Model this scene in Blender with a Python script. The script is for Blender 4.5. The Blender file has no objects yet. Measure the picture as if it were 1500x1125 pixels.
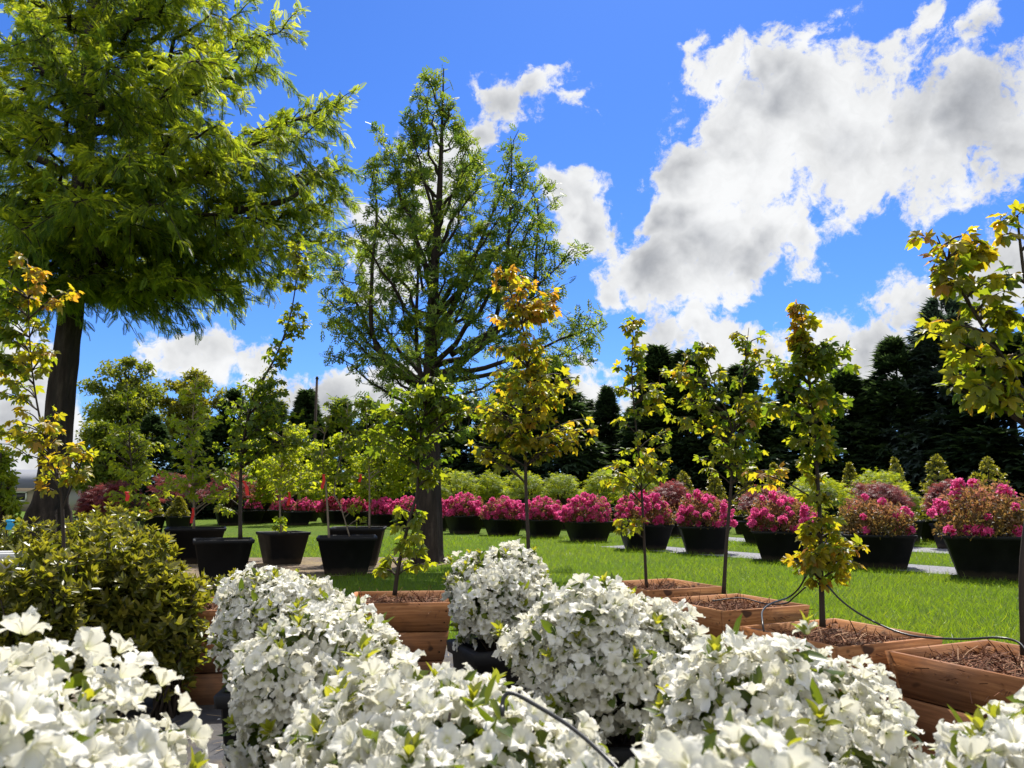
import bpy, math, random
import numpy as np

# ------------------------------------------------------------------ camera, sky, sun, exposure
scene = bpy.context.scene
EYE = 1.10                       # metres above the lawn
PITCH = math.radians(8.0)
FOC = 1170.0                     # focal length in pixels of the 1500 px wide photograph
cam_d = bpy.data.cameras.new("camera")
cam = bpy.data.objects.new("camera", cam_d)
scene.collection.objects.link(cam)
cam.location = (0, 0, EYE)
cam.rotation_euler = (math.pi / 2 + PITCH, 0, 0)
cam_d.sensor_width = 36.0
cam_d.lens = FOC * 36.0 / 1500.0
cam_d.clip_start = 0.05
cam_d.clip_end = 3000
cam_d.dof.use_dof = True
cam_d.dof.focus_distance = 5.5
cam_d.dof.aperture_fstop = 9.5
scene.camera = cam

SUN_AZ = math.radians(14.0)      # from straight ahead towards the right
SUN_EL = math.radians(57.0)
sun_dir = np.array([math.sin(SUN_AZ) * math.cos(SUN_EL), math.cos(SUN_AZ) * math.cos(SUN_EL), math.sin(SUN_EL)])
sun_d = bpy.data.lights.new("sun", 'SUN')
sun_d.energy = 3.7
sun_d.angle = math.radians(0.5)
sun_d.color = (1.0, 0.95, 0.86)
sun_o = bpy.data.objects.new("sun", sun_d)
scene.collection.objects.link(sun_o)
sun_o.rotation_euler = (math.pi / 2 - SUN_EL, 0, math.pi - SUN_AZ)

scene.view_settings.view_transform = 'Standard'
scene.view_settings.look = 'None'
scene.view_settings.exposure = 1.12
scene.view_settings.gamma = 1.0
scene.cycles.max_bounces = 8
scene.cycles.diffuse_bounces = 4
scene.cycles.glossy_bounces = 2
scene.cycles.transmission_bounces = 4
scene.cycles.use_denoising = True
scene.cycles.caustics_reflective = False
scene.cycles.caustics_refractive = False

cp, sp = math.cos(PITCH), math.sin(PITCH)
def ray(px, py):
    u, v = px - 750.0, 562.5 - py
    return np.array([u, FOC * cp - v * sp, FOC * sp + v * cp])
def P(px, py, Y):                 # the place seen at a pixel of the photograph, Y metres ahead
    d = ray(px, py)
    return np.array([0, 0, EYE]) + d * (Y / d[1])
def G(px, py, z=0.0):             # the same on the ground
    d = ray(px, py)
    return np.array([0, 0, EYE]) + d * ((z - EYE) / d[2])

# ---- world: Nishita sky with cumulus
def build_world():
    w = bpy.data.worlds.new("World")
    scene.world = w
    w.use_nodes = True
    nt = w.node_tree
    nt.nodes.clear()
    N, L = nt.nodes.new, nt.links.new
    out = N('ShaderNodeOutputWorld'); bg = N('ShaderNodeBackground')
    bg.inputs['Strength'].default_value = 0.13
    L(bg.outputs[0], out.inputs[0])
    sky = N('ShaderNodeTexSky')
    sky.sky_type = 'NISHITA'; sky.sun_disc = False
    sky.sun_elevation = SUN_EL; sky.sun_rotation = SUN_AZ
    sky.air_density = 1.0; sky.dust_density = 0.35; sky.ozone_density = 3.0; sky.altitude = 300
    hs = N('ShaderNodeHueSaturation'); hs.inputs['Saturation'].default_value = 1.05; hs.inputs['Value'].default_value = 1.0
    flt = N('ShaderNodeMix'); flt.data_type = 'RGBA'; flt.blend_type = 'MULTIPLY'; flt.inputs['Factor'].default_value = 1.0
    flt.inputs['B'].default_value = (0.255, 0.365, 0.61, 1)
    L(sky.outputs[0], flt.inputs['A']); L(flt.outputs['Result'], hs.inputs['Color'])
    tc = N('ShaderNodeTexCoord')
    def vm(op, a, b=None, sc=None):
        n = N('ShaderNodeVectorMath'); n.operation = op
        for i, v in enumerate((a, b)):
            if v is None: continue
            if isinstance(v, (tuple, list)): n.inputs[i].default_value = v
            else: L(v, n.inputs[i])
        if sc is not None: n.inputs['Scale'].default_value = sc
        return n
    def m(op, a, b=None, clamp=False):
        n = N('ShaderNodeMath'); n.operation = op; n.use_clamp = clamp
        for i, v in enumerate((a, b)):
            if v is None: continue
            if isinstance(v, (int, float)): n.inputs[i].default_value = v
            else: L(v, n.inputs[i])
        return n.outputs[0]
    def noise(vec, scale, detail, rough, lac=2.0):
        n = N('ShaderNodeTexNoise'); n.inputs['Scale'].default_value = scale
        n.inputs['Detail'].default_value = detail; n.inputs['Roughness'].default_value = rough
        n.inputs['Lacunarity'].default_value = lac
        L(vec, n.inputs['Vector']); return n
    d = tc.outputs['Generated']
    # ragged outlines: bend the directions a little before measuring the distance to each puff
    nw = noise(d, 7.0, 4.0, 0.6)
    wob = vm('SCALE', vm('SUBTRACT', nw.outputs['Color'], (0.5, 0.5, 0.5)).outputs[0], sc=0.16)
    dw = vm('ADD', d, wob.outputs[0]).outputs[0]
    puffs = [(1150,170,105,1),(1080,235,85,1),(1000,235,62,1),(1230,190,110,1),(1330,170,100,1),(1420,190,90,1),(1150,105,60,.9),
             (1290,70,42,.7),(1490,230,80,.9),(1050,75,46,.74),(1020,50,30,.66),(1335,20,40,.74),(1190,40,40,.7),(1450,60,48,.7),(1250,70,40,.74),
             (1040,370,78,1),(965,405,66,1),(1115,358,54,1),(905,430,46,.9),(1185,350,38,.8),(1000,320,50,1),
             (745,150,52,.95),(790,128,36,.85),(845,152,26,.7),(722,200,45,.95),(640,250,70,1),(580,330,70,1),(560,390,60,.9),
             (865,325,50,1),(905,315,30,.85),(825,305,34,.9),
             (1035,502,46,1),(975,520,48,1),(1110,540,52,1),(1220,525,50,1),(1290,510,60,1),(1310,550,66,1),(1385,450,55,.95),(1450,430,60,.95),(1320,432,36,.65),(1500,400,50,.9),
             (240,517,34,.95),(300,528,42,1),(365,542,42,1),(430,562,44,1),(500,590,50,1),(570,590,44,.9),(850,590,44,1),(900,610,40,.9),
             (20,630,90,1),(60,570,48,.9),(0,540,60,.9),(20,690,70,.9),(120,640,50,.8),
             (1800,300,180,1),(2050,500,170,.9),(-450,430,150,1),(-800,300,160,.9)]
    field = None
    for px, py, r, s in puffs:
        c = ray(px, py); c = c / np.linalg.norm(c)
        dist = vm('DISTANCE', dw, tuple(float(x) for x in c)).outputs['Value']
        v = m('MULTIPLY', m('SUBTRACT', 1.0, m('DIVIDE', dist, r * 1.75 / FOC), clamp=True), s)
        field = v if field is None else m('MAXIMUM', field, v)
    # unseen clouds behind the viewer, added as fill light for the shaded fronts
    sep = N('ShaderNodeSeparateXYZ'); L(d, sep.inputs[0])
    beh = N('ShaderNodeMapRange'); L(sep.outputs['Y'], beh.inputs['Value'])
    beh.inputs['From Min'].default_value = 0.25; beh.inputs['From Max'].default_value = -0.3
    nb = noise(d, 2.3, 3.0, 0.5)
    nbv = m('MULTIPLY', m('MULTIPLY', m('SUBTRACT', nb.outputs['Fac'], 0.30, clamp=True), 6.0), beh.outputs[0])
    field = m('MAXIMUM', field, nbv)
    nf = noise(dw, 11.0, 10.0, 0.66)
    nf2 = noise(d, 42.0, 7.0, 0.72)
    dens = m('ADD', m('MULTIPLY', field, 1.35), m('MULTIPLY', m('SUBTRACT', nf.outputs['Fac'], 0.5), 2.2))
    dens = m('ADD', dens, m('MULTIPLY', m('SUBTRACT', nf2.outputs['Fac'], 0.5), 1.0))
    al = N('ShaderNodeMapRange'); al.interpolation_type = 'SMOOTHSTEP'
    L(dens, al.inputs['Value']); al.inputs['From Min'].default_value = 0.46; al.inputs['From Max'].default_value = 0.80
    thick = N('ShaderNodeMapRange'); thick.interpolation_type = 'SMOOTHSTEP'
    td = m('ADD', m('MULTIPLY', field, 1.25), m('MULTIPLY', m('SUBTRACT', noise(d, 7.0, 7.0, 0.55).outputs['Fac'], 0.5), 2.3))
    L(td, thick.inputs['Value']); thick.inputs['From Min'].default_value = 0.60; thick.inputs['From Max'].default_value = 1.65
    mc = N('ShaderNodeMix'); mc.data_type = 'RGBA'
    mc.inputs['A'].default_value = (3.4, 3.44, 3.48, 1); mc.inputs['B'].default_value = (1.3, 1.37, 1.52, 1)
    L(thick.outputs[0], mc.inputs['Factor'])
    fine = N('ShaderNodeMapRange'); L(noise(dw, 16.0, 8.0, 0.6).outputs['Fac'], fine.inputs['Value'])
    fine.inputs['From Min'].default_value = 0.35; fine.inputs['From Max'].default_value = 0.62; fine.inputs['To Min'].default_value = 0.84
    mcf = N('ShaderNodeMix'); mcf.data_type = 'RGBA'; mcf.blend_type = 'MULTIPLY'; mcf.inputs['Factor'].default_value = 1.0
    L(mc.outputs['Result'], mcf.inputs['A']); lit = m('MULTIPLY', fine.outputs[0], m('ADD', 1.0, m('MULTIPLY', beh.outputs[0], 1.0)))  # added cloud cover behind the camera is boosted to lift the front fill
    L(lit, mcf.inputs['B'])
    mx = N('ShaderNodeMix'); mx.data_type = 'RGBA'
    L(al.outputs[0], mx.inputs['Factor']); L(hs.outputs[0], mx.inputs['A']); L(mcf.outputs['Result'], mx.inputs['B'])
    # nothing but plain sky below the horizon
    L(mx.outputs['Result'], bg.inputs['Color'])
build_world()

# ------------------------------------------------------------------ helpers
rs = np.random.RandomState(11)
ORG = {}
def unit(v):
    v = np.asarray(v, float)
    return v / np.maximum(np.linalg.norm(v, axis=-1, keepdims=True), 1e-9)

class Acc:
    """collects vertices and faces of one mesh"""
    def __init__(s): s.V, s.F, s.T, s.n = [], {}, [], 0
    def add(s, V, faces, tint=0.5):
        V = np.asarray(V, float).reshape(-1, 3)
        for f in faces:
            f = np.asarray(f, int)
            if f.ndim == 1: f = f[None]
            s.F.setdefault(f.shape[1], []).append(f + s.n)
        t = np.broadcast_to(np.asarray(tint, float), (len(V),)) if np.ndim(tint) < 2 else np.ravel(tint)
        s.V.append(V); s.T.append(np.array(t)); s.n += len(V)
    def scatter(s, tmpl, pos, d, nrm, size, tint=None):
        """copies of a leaf-like template: y along d, z along nrm"""
        TV, TF, TT = tmpl
        pos = np.asarray(pos, float); k = len(pos)
        if k == 0: return
        d = unit(d); z = np.asarray(nrm, float) - d * np.sum(np.asarray(nrm) * d, axis=1, keepdims=True); z = unit(z)
        x = np.cross(d, z)
        R = np.stack([x, d, z], axis=2)
        size = np.broadcast_to(np.asarray(size, float), (k,))
        V = pos[:, None, :] + np.einsum('kij,mj->kmi', R, TV) * size[:, None, None]
        m = len(TV)
        faces = []
        for f in TF:
            f = np.asarray(f)
            faces.append((f[None] + (np.arange(k) * m)[:, None, None]).reshape(-1, f.shape[1]))
        if tint is None: tint = rs.rand(k)
        T = np.clip(np.asarray(tint)[:, None] + TT[None], 0, 1).reshape(-1)
        s.add(V.reshape(-1, 3), faces, T)
    def tube(s, pts, rad, sides=6, tint=0.5, cap=True):
        pts = np.asarray(pts, float); n = len(pts)
        rad = np.broadcast_to(np.asarray(rad, float), (n,))
        t = unit(np.gradient(pts, axis=0))
        ref = np.array([0.31, 0.17, 0.93]) if abs(t[0][2]) < 0.8 else np.array([0.95, 0.2, 0.1])
        a = unit(np.cross(t, ref)); b = np.cross(t, a)
        ang = np.arange(sides) * 2 * math.pi / sides
        V = pts[:, None] + rad[:, None, None] * (np.cos(ang)[None, :, None] * a[:, None] + np.sin(ang)[None, :, None] * b[:, None])
        i = np.arange(sides); j = (i + 1) % sides
        q = np.concatenate([np.stack([r * sides + i, r * sides + j, (r + 1) * sides + j, (r + 1) * sides + i], 1) for r in range(n - 1)])
        fs = [q]
        if cap: fs += [np.arange(sides)[::-1][None], (np.arange(sides) + (n - 1) * sides)[None]]
        s.add(V.reshape(-1, 3), fs, tint)
    def hexa(s, c8, tint=0.5):     # 8 corners: bottom 0-3, top 4-7
        s.add(c8, [np.array([[0, 3, 2, 1], [4, 5, 6, 7], [0, 1, 5, 4], [1, 2, 6, 5], [2, 3, 7, 6], [3, 0, 4, 7]])], tint)
    def box(s, c, size, tint=0.5):
        c = np.asarray(c, float); h = np.asarray(size, float) / 2
        s.hexa([c + h * np.array(k) for k in ((-1,-1,-1),(1,-1,-1),(1,1,-1),(-1,1,-1),(-1,-1,1),(1,-1,1),(1,1,1),(-1,1,1))], tint)
    def build(s, name, mat, parent=None, smooth=False):
        V = np.concatenate(s.V) if s.V else np.zeros((0, 3)); T = np.concatenate(s.T) if s.T else np.zeros(0)
        org = ORG.get(parent.name, np.zeros(3)) if parent is not None else np.zeros(3)
        me = bpy.data.meshes.new(name)
        me.vertices.add(len(V)); me.vertices.foreach_set('co', (V - org).astype(np.float32).ravel())
        idx, start, at = [], [], 0
        for k, lst in s.F.items():
            f = np.concatenate(lst); idx.append(f.ravel()); start.append(at + np.arange(len(f)) * k); at += f.size
        idx = np.concatenate(idx); start = np.concatenate(start)
        me.loops.add(len(idx)); me.loops.foreach_set('vertex_index', idx.astype(np.int32))
        me.polygons.add(len(start)); me.polygons.foreach_set('loop_start', start.astype(np.int32))
        me.update(calc_edges=True)
        at = me.attributes.new('tint', 'FLOAT', 'POINT'); at.data.foreach_set('value', T.astype(np.float32))
        if smooth: me.polygons.foreach_set('use_smooth', np.ones(len(start), bool))
        me.validate()
        me.materials.append(mat)
        o = bpy.data.objects.new(name, me)
        scene.collection.objects.link(o)
        if parent is not None: o.parent = parent
        ORG[o.name] = org
        return o

def thing(name, label, cat, loc=(0, 0, 0), group=None):
    o = bpy.data.objects.new(name, None); scene.collection.objects.link(o)
    o.empty_display_size = 0.1
    o.location = [float(x) for x in loc]
    ORG[o.name] = np.array(loc, float)
    return tag(o, label, cat, group)
def tag(o, label, cat, group=None):
    o['label'] = label; o['category'] = cat
    if group: o['group'] = group
    return o
def kids(o): return [c for c in scene.objects if c.parent == o]
def dup(root, loc, rz=0.0, scl=1.0, label=None, group=None, tree=None):
    r = root.copy(); scene.collection.objects.link(r)
    r.location = [float(x) for x in loc]; r.rotation_euler = (0, 0, rz)
    r.scale = (scl,) * 3 if np.ndim(scl) == 0 else scl
    if label: r['label'] = label
    if group: r['group'] = group
    for ch, sub in tree:
        c = ch.copy(); scene.collection.objects.link(c); c.parent = r
        for g in sub:
            e = g.copy(); scene.collection.objects.link(e); e.parent = c
    return r
def tree_of(root): return [(c, kids(c)) for c in kids(root)]

def curve(pts, n=12):               # Catmull-Rom through points
    p = np.asarray(pts, float)
    if len(p) == 2: return p[0] + (p[1] - p[0]) * np.linspace(0, 1, n)[:, None]
    q = np.vstack([2 * p[0] - p[1], p, 2 * p[-1] - p[-2]])
    out = []
    ts = np.linspace(0, len(p) - 1, n)
    for t in ts:
        i = min(int(t), len(p) - 2); u = t - i
        a, b, c, d = q[i:i + 4]
        out.append(0.5 * ((2 * b) + (c - a) * u + (2 * a - 5 * b + 4 * c - d) * u * u + (3 * b - a - 3 * c + d) * u ** 3))
    return np.array(out)
def rdir(n, up=0.0):
    v = rs.normal(size=(n, 3)); v = unit(v); v[:, 2] += up; return unit(v)

# ------------------------------------------------------------------ materials
def mat_base(name):
    m = bpy.data.materials.new(name); m.use_nodes = True
    nt = m.node_tree; return m, nt, nt.nodes['Principled BSDF'], nt.nodes['Material Output']
def ramp(nt, fac, stops):
    r = nt.nodes.new('ShaderNodeValToRGB')
    e = r.color_ramp.elements
    while len(e) > 1: e.remove(e[-1])
    e[0].position = stops[0][0]; e[0].color = (*stops[0][1], 1)
    for p, c in stops[1:]:
        x = e.new(p); x.color = (*c, 1)
    nt.links.new(fac, r.inputs[0]); return r.outputs[0]
def tnoise(nt, scale, detail=4, rough=0.6, coord='Object', stretch=None):
    tc = nt.nodes.new('ShaderNodeTexCoord'); v = tc.outputs[coord]
    if stretch:
        mp = nt.nodes.new('ShaderNodeMapping'); mp.inputs['Scale'].default_value = stretch
        nt.links.new(v, mp.inputs[0]); v = mp.outputs[0]
    n = nt.nodes.new('ShaderNodeTexNoise'); n.inputs['Scale'].default_value = scale
    n.inputs['Detail'].default_value = detail; n.inputs['Roughness'].default_value = rough
    nt.links.new(v, n.inputs['Vector']); return n.outputs['Fac']
def mixc(nt, fac, a, b):
    x = nt.nodes.new('ShaderNodeMix'); x.data_type = 'RGBA'
    for k, v in (('Factor', fac), ('A', a), ('B', b)):
        if isinstance(v, tuple): x.inputs[k].default_value = (*v, 1)
        elif isinstance(v, (int, float)): x.inputs[k].default_value = v
        else: nt.links.new(v, x.inputs[k])
    return x.outputs['Result']
def bump(nt, h, strength, dist, bs):
    b = nt.nodes.new('ShaderNodeBump'); b.inputs['Strength'].default_value = strength; b.inputs['Distance'].default_value = dist
    nt.links.new(h, b.inputs['Height']); nt.links.new(b.outputs[0], bs.inputs['Normal'])

def leaf_mat(name, stops, trans, tfac=0.42, rough=0.5, spec=0.35):
    """leaf: diffuse front with a soft gloss, light shining through; colour differs leaf by leaf"""
    m, nt, bs, out = mat_base(name)
    at = nt.nodes.new('ShaderNodeAttribute'); at.attribute_name = 'tint'
    col = ramp(nt, at.outputs['Fac'], stops)
    nt.links.new(col, bs.inputs['Base Color'])
    bs.inputs['Roughness'].default_value = rough; bs.inputs['Specular IOR Level'].default_value = spec
    tr = nt.nodes.new('ShaderNodeBsdfTranslucent')
    tcol = ramp(nt, at.outputs['Fac'], trans) if isinstance(trans, list) else None
    if tcol is None: tr.inputs[0].default_value = (*trans, 1)
    else: nt.links.new(tcol, tr.inputs[0])
    mx = nt.nodes.new('ShaderNodeMixShader'); mx.inputs[0].default_value = tfac
    nt.links.new(bs.outputs[0], mx.inputs[1]); nt.links.new(tr.outputs[0], mx.inputs[2])
    nt.links.new(mx.outputs[0], out.inputs[0])
    return m
def tint_mat(name, stops, rough=0.7, spec=0.3, nscale=None, namp=0.0, bumps=None):
    m, nt, bs, out = mat_base(name)
    at = nt.nodes.new('ShaderNodeAttribute'); at.attribute_name = 'tint'
    f = at.outputs['Fac']
    if nscale:
        n = tnoise(nt, nscale, 5, 0.65)
        a = nt.nodes.new('ShaderNodeMath'); a.operation = 'SUBTRACT'; nt.links.new(n, a.inputs[0]); a.inputs[1].default_value = 0.5
        b = nt.nodes.new('ShaderNodeMath'); b.operation = 'MULTIPLY_ADD'; nt.links.new(a.outputs[0], b.inputs[0]); b.inputs[1].default_value = namp; nt.links.new(f, b.inputs[2])
        f = b.outputs[0]
        if bumps: bump(nt, n, bumps[0], bumps[1], bs)
    nt.links.new(ramp(nt, f, stops), bs.inputs['Base Color'])
    bs.inputs['Roughness'].default_value = rough; bs.inputs['Specular IOR Level'].default_value = spec
    return m

M = {}
M['cypress'] = leaf_mat('cypress_needles', [(0, (.03, .06, .013)), (.6, (.078, .125, .016)), (1, (.16, .205, .022))],
                        [(0, (.15, .26, .02)), (.6, (.44, .53, .02)), (1, (.80, .83, .03))], .54)
M['locust'] = leaf_mat('small_tree_leaf', [(0, (.035, .08, .016)), (.7, (.065, .12, .02)), (1, (.14, .18, .025))],
                       [(0, (.14, .26, .03)), (1, (.46, .54, .03))], .46)
M['maple'] = leaf_mat('green_maple_leaf', [(0, (.045, .085, .012)), (.6, (.09, .13, .014)), (1, (.16, .17, .018))],
                      [(0, (.20, .32, .012)), (1, (.66, .66, .02))], .54, .42, .45)
M['gold'] = leaf_mat('golden_maple_leaf', [(0, (.05, .085, .012)), (.5, (.12, .135, .014)), (.78, (.20, .16, .016)), (1, (.25, .135, .02))],
                     [(0, (.22, .34, .015)), (.45, (.56, .58, .02)), (.8, (.82, .62, .02)), (1, (.86, .42, .03))], .54, .42, .45)
M['lime'] = leaf_mat('lime_maple_leaf', [(0, (.07, .13, .012)), (1, (.17, .22, .02))], [(0, (.40, .52, .012)), (1, (.80, .80, .03))], .54)
M['redleaf'] = leaf_mat('red_laceleaf', [(0, (.09, .02, .022)), (1, (.22, .05, .05))], [(0, (.30, .05, .05)), (1, (.60, .14, .12))], .42)
M['pinkfol'] = leaf_mat('bronze_azalea_leaf', [(0, (.045, .055, .018)), (.45, (.13, .085, .035)), (1, (.36, .12, .10))],
                        [(0, (.16, .16, .02)), (.45, (.42, .22, .06)), (1, (.74, .24, .20))], .42)
M['rhodo'] = leaf_mat('olive_rhododendron_leaf', [(0, (.03, .05, .012)), (.55, (.15, .15, .022)), (1, (.27, .23, .04))],
                      [(0, (.14, .18, .01)), (1, (.62, .56, .03))], .38, .34, .55)
M['azleaf'] = leaf_mat('azalea_leaf', [(0, (.022, .05, .012)), (.5, (.08, .12, .015)), (1, (.20, .24, .02))],
                       [(0, (.10, .18, .01)), (.5, (.36, .40, .015)), (1, (.66, .62, .03))], .42, .35, .5)
M['conifer'] = leaf_mat('dark_conifer', [(0, (.014, .028, .014)), (.7, (.032, .058, .028)), (1, (.06, .095, .045))],
                        [(0, (.03, .06, .015)), (1, (.10, .16, .04))], .35, .55, .25)
M['conifer_blue'] = leaf_mat('blue_conifer', [(0, (.02, .036, .028)), (1, (.08, .11, .095))], [(0, (.03, .06, .025)), (1, (.10, .15, .08))], .3, .5, .3)
M['decid'] = leaf_mat('park_tree_leaf', [(0, (.055, .09, .014)), (1, (.15, .17, .024))], [(0, (.18, .26, .01)), (1, (.50, .50, .03))], .42)
M['decid2'] = leaf_mat('olive_tree_leaf', [(0, (.08, .095, .014)), (1, (.19, .175, .026))], [(0, (.26, .28, .01)), (1, (.60, .54, .03))], .42)
M['grass'] = leaf_mat('grass_blade', [(0, (.05, .105, .008)), (.75, (.095, .165, .010)), (1, (.21, .21, .035))], [(0, (.19, .36, .008)), (.8, (.38, .52, .012)), (1, (.55, .56, .03))], .5, .45, .4)
M['petal'] = None
def petal_mat():
    m, nt, bs, out = mat_base('white_petal')
    at = nt.nodes.new('ShaderNodeAttribute'); at.attribute_name = 'tint'
    col = ramp(nt, at.outputs['Fac'], [(0, (.46, .50, .14)), (.16, (.68, .68, .40)), (.36, (.79, .775, .69)), (1, (.82, .805, .745))])
    nt.links.new(col, bs.inputs['Base Color']); bs.inputs['Roughness'].default_value = .55; bs.inputs['Specular IOR Level'].default_value = .25
    tr = nt.nodes.new('ShaderNodeBsdfTranslucent'); tr.inputs[0].default_value = (.80, .77, .62, 1)
    mx = nt.nodes.new('ShaderNodeMixShader'); mx.inputs[0].default_value = .36
    nt.links.new(bs.outputs[0], mx.inputs[1]); nt.links.new(tr.outputs[0], mx.inputs[2]); nt.links.new(mx.outputs[0], out.inputs[0])
    return m
M['petal'] = petal_mat()
M['pink'] = leaf_mat('pink_petal', [(0, (.62, .04, .22)), (.6, (.84, .11, .36)), (1, (.90, .30, .52))], [(0, (.88, .07, .34)), (1, (.98, .30, .55))], .48, .5, .3)
M['bark'] = tint_mat('grey_brown_bark', [(0, (.012, .009, .008)), (.5, (.05, .037, .03)), (1, (.11, .085, .07))], .9, .15)
def bark_mat():
    m, nt, bs, out = mat_base('furrowed_bark')
    n = tnoise(nt, 9, 6, .7, 'Object', (1, 1, .16)); n2 = tnoise(nt, 2.0, 3)
    nt.links.new(mixc(nt, n2, ramp(nt, n, [(.3, (.010, .008, .007)), (.52, (.050, .036, .030)), (.7, (.125, .095, .078))]), (.036, .029, .026)), bs.inputs['Base Color'])
    bs.inputs['Roughness'].default_value = .92; bs.inputs['Specular IOR Level'].default_value = .15
    bump(nt, n, 1.0, .06, bs); return m
M['trunk'] = bark_mat()
M['stem'] = tint_mat('young_stem', [(0, (.02, .014, .01)), (1, (.07, .05, .035))], .7, .3, 40, .6)
M['palestem'] = tint_mat('pale_stem', [(0, (.16, .12, .08)), (1, (.30, .25, .18))], .7, .3, 30, .5)
def pot_mat():
    m, nt, bs, out = mat_base('black_plastic')
    n = tnoise(nt, 6, 6, .7, 'Object', (1, 1, .5)); n2 = tnoise(nt, 60, 3)
    c = ramp(nt, n, [(.3, (.007, .007, .008)), (.6, (.013, .013, .015)), (.78, (.034, .032, .031))])
    tc = nt.nodes.new('ShaderNodeTexCoord'); sx = nt.nodes.new('ShaderNodeSeparateXYZ'); nt.links.new(tc.outputs['Object'], sx.inputs[0])
    a = nt.nodes.new('ShaderNodeMath'); a.operation = 'MULTIPLY_ADD'; nt.links.new(tnoise(nt, 9, 6, .75), a.inputs[0]); a.inputs[1].default_value = -.13; nt.links.new(sx.outputs['Z'], a.inputs[2])
    soil = ramp(nt, a.outputs[0], [(0, (.45,) * 3), (.05, (0,) * 3)])                      # dried mud splashed up from the ground
    sc = tnoise(nt, 3, 8, .8, 'Object', (14, 14, 1)); scr = ramp(nt, sc, [(.68, (0,) * 3), (.76, (.22,) * 3)])
    nt.links.new(mixc(nt, scr, mixc(nt, soil, c, (.10, .075, .055)), (.07, .07, .072)), bs.inputs['Base Color'])
    nt.links.new(ramp(nt, n, [(.3, (.52,) * 3), (.75, (.85,) * 3)]), bs.inputs['Roughness']); bs.inputs['Specular IOR Level'].default_value = .25
    bump(nt, n2, .15, .004, bs); return m
M['pot'] = pot_mat()
def wood_mat():
    m, nt, bs, out = mat_base('cedar_boards')
    at = nt.nodes.new('ShaderNodeAttribute'); at.attribute_name = 'tint'
    g = tnoise(nt, 3.0, 7, .65, 'Object', (1.2, 1.2, 26)); k = tnoise(nt, 5, 3, .5)
    c = ramp(nt, g, [(.25, (.17, .065, .024)), (.5, (.40, .17, .062)), (.75, (.60, .30, .125))])
    c = mixc(nt, ramp(nt, k, [(.55, (0,) * 3), (.72, (.75,) * 3)]), c, (.12, .055, .03))
    kn = tnoise(nt, 11, 1, .3, 'Object', (1, 1, 1.6)); c = mixc(nt, ramp(nt, kn, [(.70, (0,) * 3), (.76, (.9,) * 3)]), c, (.045, .02, .012))
    wz = tnoise(nt, 1.6, 4, .6); c = mixc(nt, ramp(nt, wz, [(.45, (0,) * 3), (.7, (.5,) * 3)]), c, (.22, .16, .12))
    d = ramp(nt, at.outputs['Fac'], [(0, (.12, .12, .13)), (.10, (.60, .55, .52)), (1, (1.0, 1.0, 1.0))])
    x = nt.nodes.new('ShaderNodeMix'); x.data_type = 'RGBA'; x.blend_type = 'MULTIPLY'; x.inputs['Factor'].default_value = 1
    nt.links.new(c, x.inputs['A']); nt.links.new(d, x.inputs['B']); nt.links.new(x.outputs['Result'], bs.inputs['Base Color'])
    bs.inputs['Roughness'].default_value = .72; bs.inputs['Specular IOR Level'].default_value = .25
    bump(nt, g, .35, .004, bs); return m
M['wood'] = wood_mat()
M['soil'] = tint_mat('dark_soil', [(0, (.015, .009, .006)), (1, (.06, .035, .022))], .95, .1, 45, 1.2, (.8, .02))
M['mulch'] = tint_mat('shredded_bark_mulch', [(0, (.03, .014, .009)), (.5, (.14, .055, .028)), (.85, (.27, .13, .07)), (1, (.38, .25, .15))], .85, .2)
M['ribbon'] = tint_mat('red_ribbon', [(0, (.55, .015, .012)), (1, (.75, .03, .025))], .5, .4)
M['bluetag'] = tint_mat('blue_tag', [(0, (.02, .28, .55)), (1, (.03, .36, .65))], .5, .4)
M['hose'] = tint_mat('black_hose', [(0, (.008, .008, .009)), (1, (.03, .03, .03))], .38, .5)
M['whitepot'] = tint_mat('white_pot', [(0, (.55, .55, .53)), (1, (.7, .7, .68))], .5, .4)
M['straw'] = tint_mat('dry_straw', [(0, (.20, .13, .06)), (1, (.48, .36, .20))], .8, .2)
def ground_mat(name, stops, scale, stops2=None, scale2=.6, bscale=60, b=(.6, .03), rough=.95):
    m, nt, bs, out = mat_base(name)
    a = ramp(nt, tnoise(nt, scale, 6, .7), stops)
    if stops2: a = mixc(nt, ramp(nt, tnoise(nt, scale2, 5, .6), [(.42, (0,) * 3), (.62, (1,) * 3)]), a, ramp(nt, tnoise(nt, scale * 1.7, 5, .7), stops2))
    nt.links.new(a, bs.inputs['Base Color']); bs.inputs['Roughness'].default_value = rough; bs.inputs['Specular IOR Level'].default_value = .15
    bump(nt, tnoise(nt, bscale, 5, .7), b[0], b[1], bs); return m
M['lawn'] = ground_mat('lawn', [(.3, (.055, .105, .008)), (.55, (.10, .17, .010)), (.75, (.16, .22, .018))], 9, [(.3, (.07, .13, .009)), (.7, (.15, .20, .016))], .5, 55, (1.0, .06))
M['dirt'] = ground_mat('bare_strip', [(.3, (.07, .05, .04)), (.5, (.17, .13, .10)), (.7, (.30, .24, .18))], 14, [(.3, (.16, .12, .07)), (.7, (.36, .28, .16))], 1.3, 40, (.8, .03))
M['gravel'] = ground_mat('pale_gravel', [(.3, (.15, .15, .17)), (.55, (.32, .32, .34)), (.75, (.50, .49, .48))], 26, None, 1, 70, (.9, .03))
M['fabric'] = ground_mat('weed_fabric', [(.3, (.035, .035, .04)), (.6, (.075, .075, .08)), (.78, (.16, .15, .14))], 5, [(.35, (.05, .045, .04)), (.7, (.20, .16, .11))], 2.2, 90, (.4, .01), .8)

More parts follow.
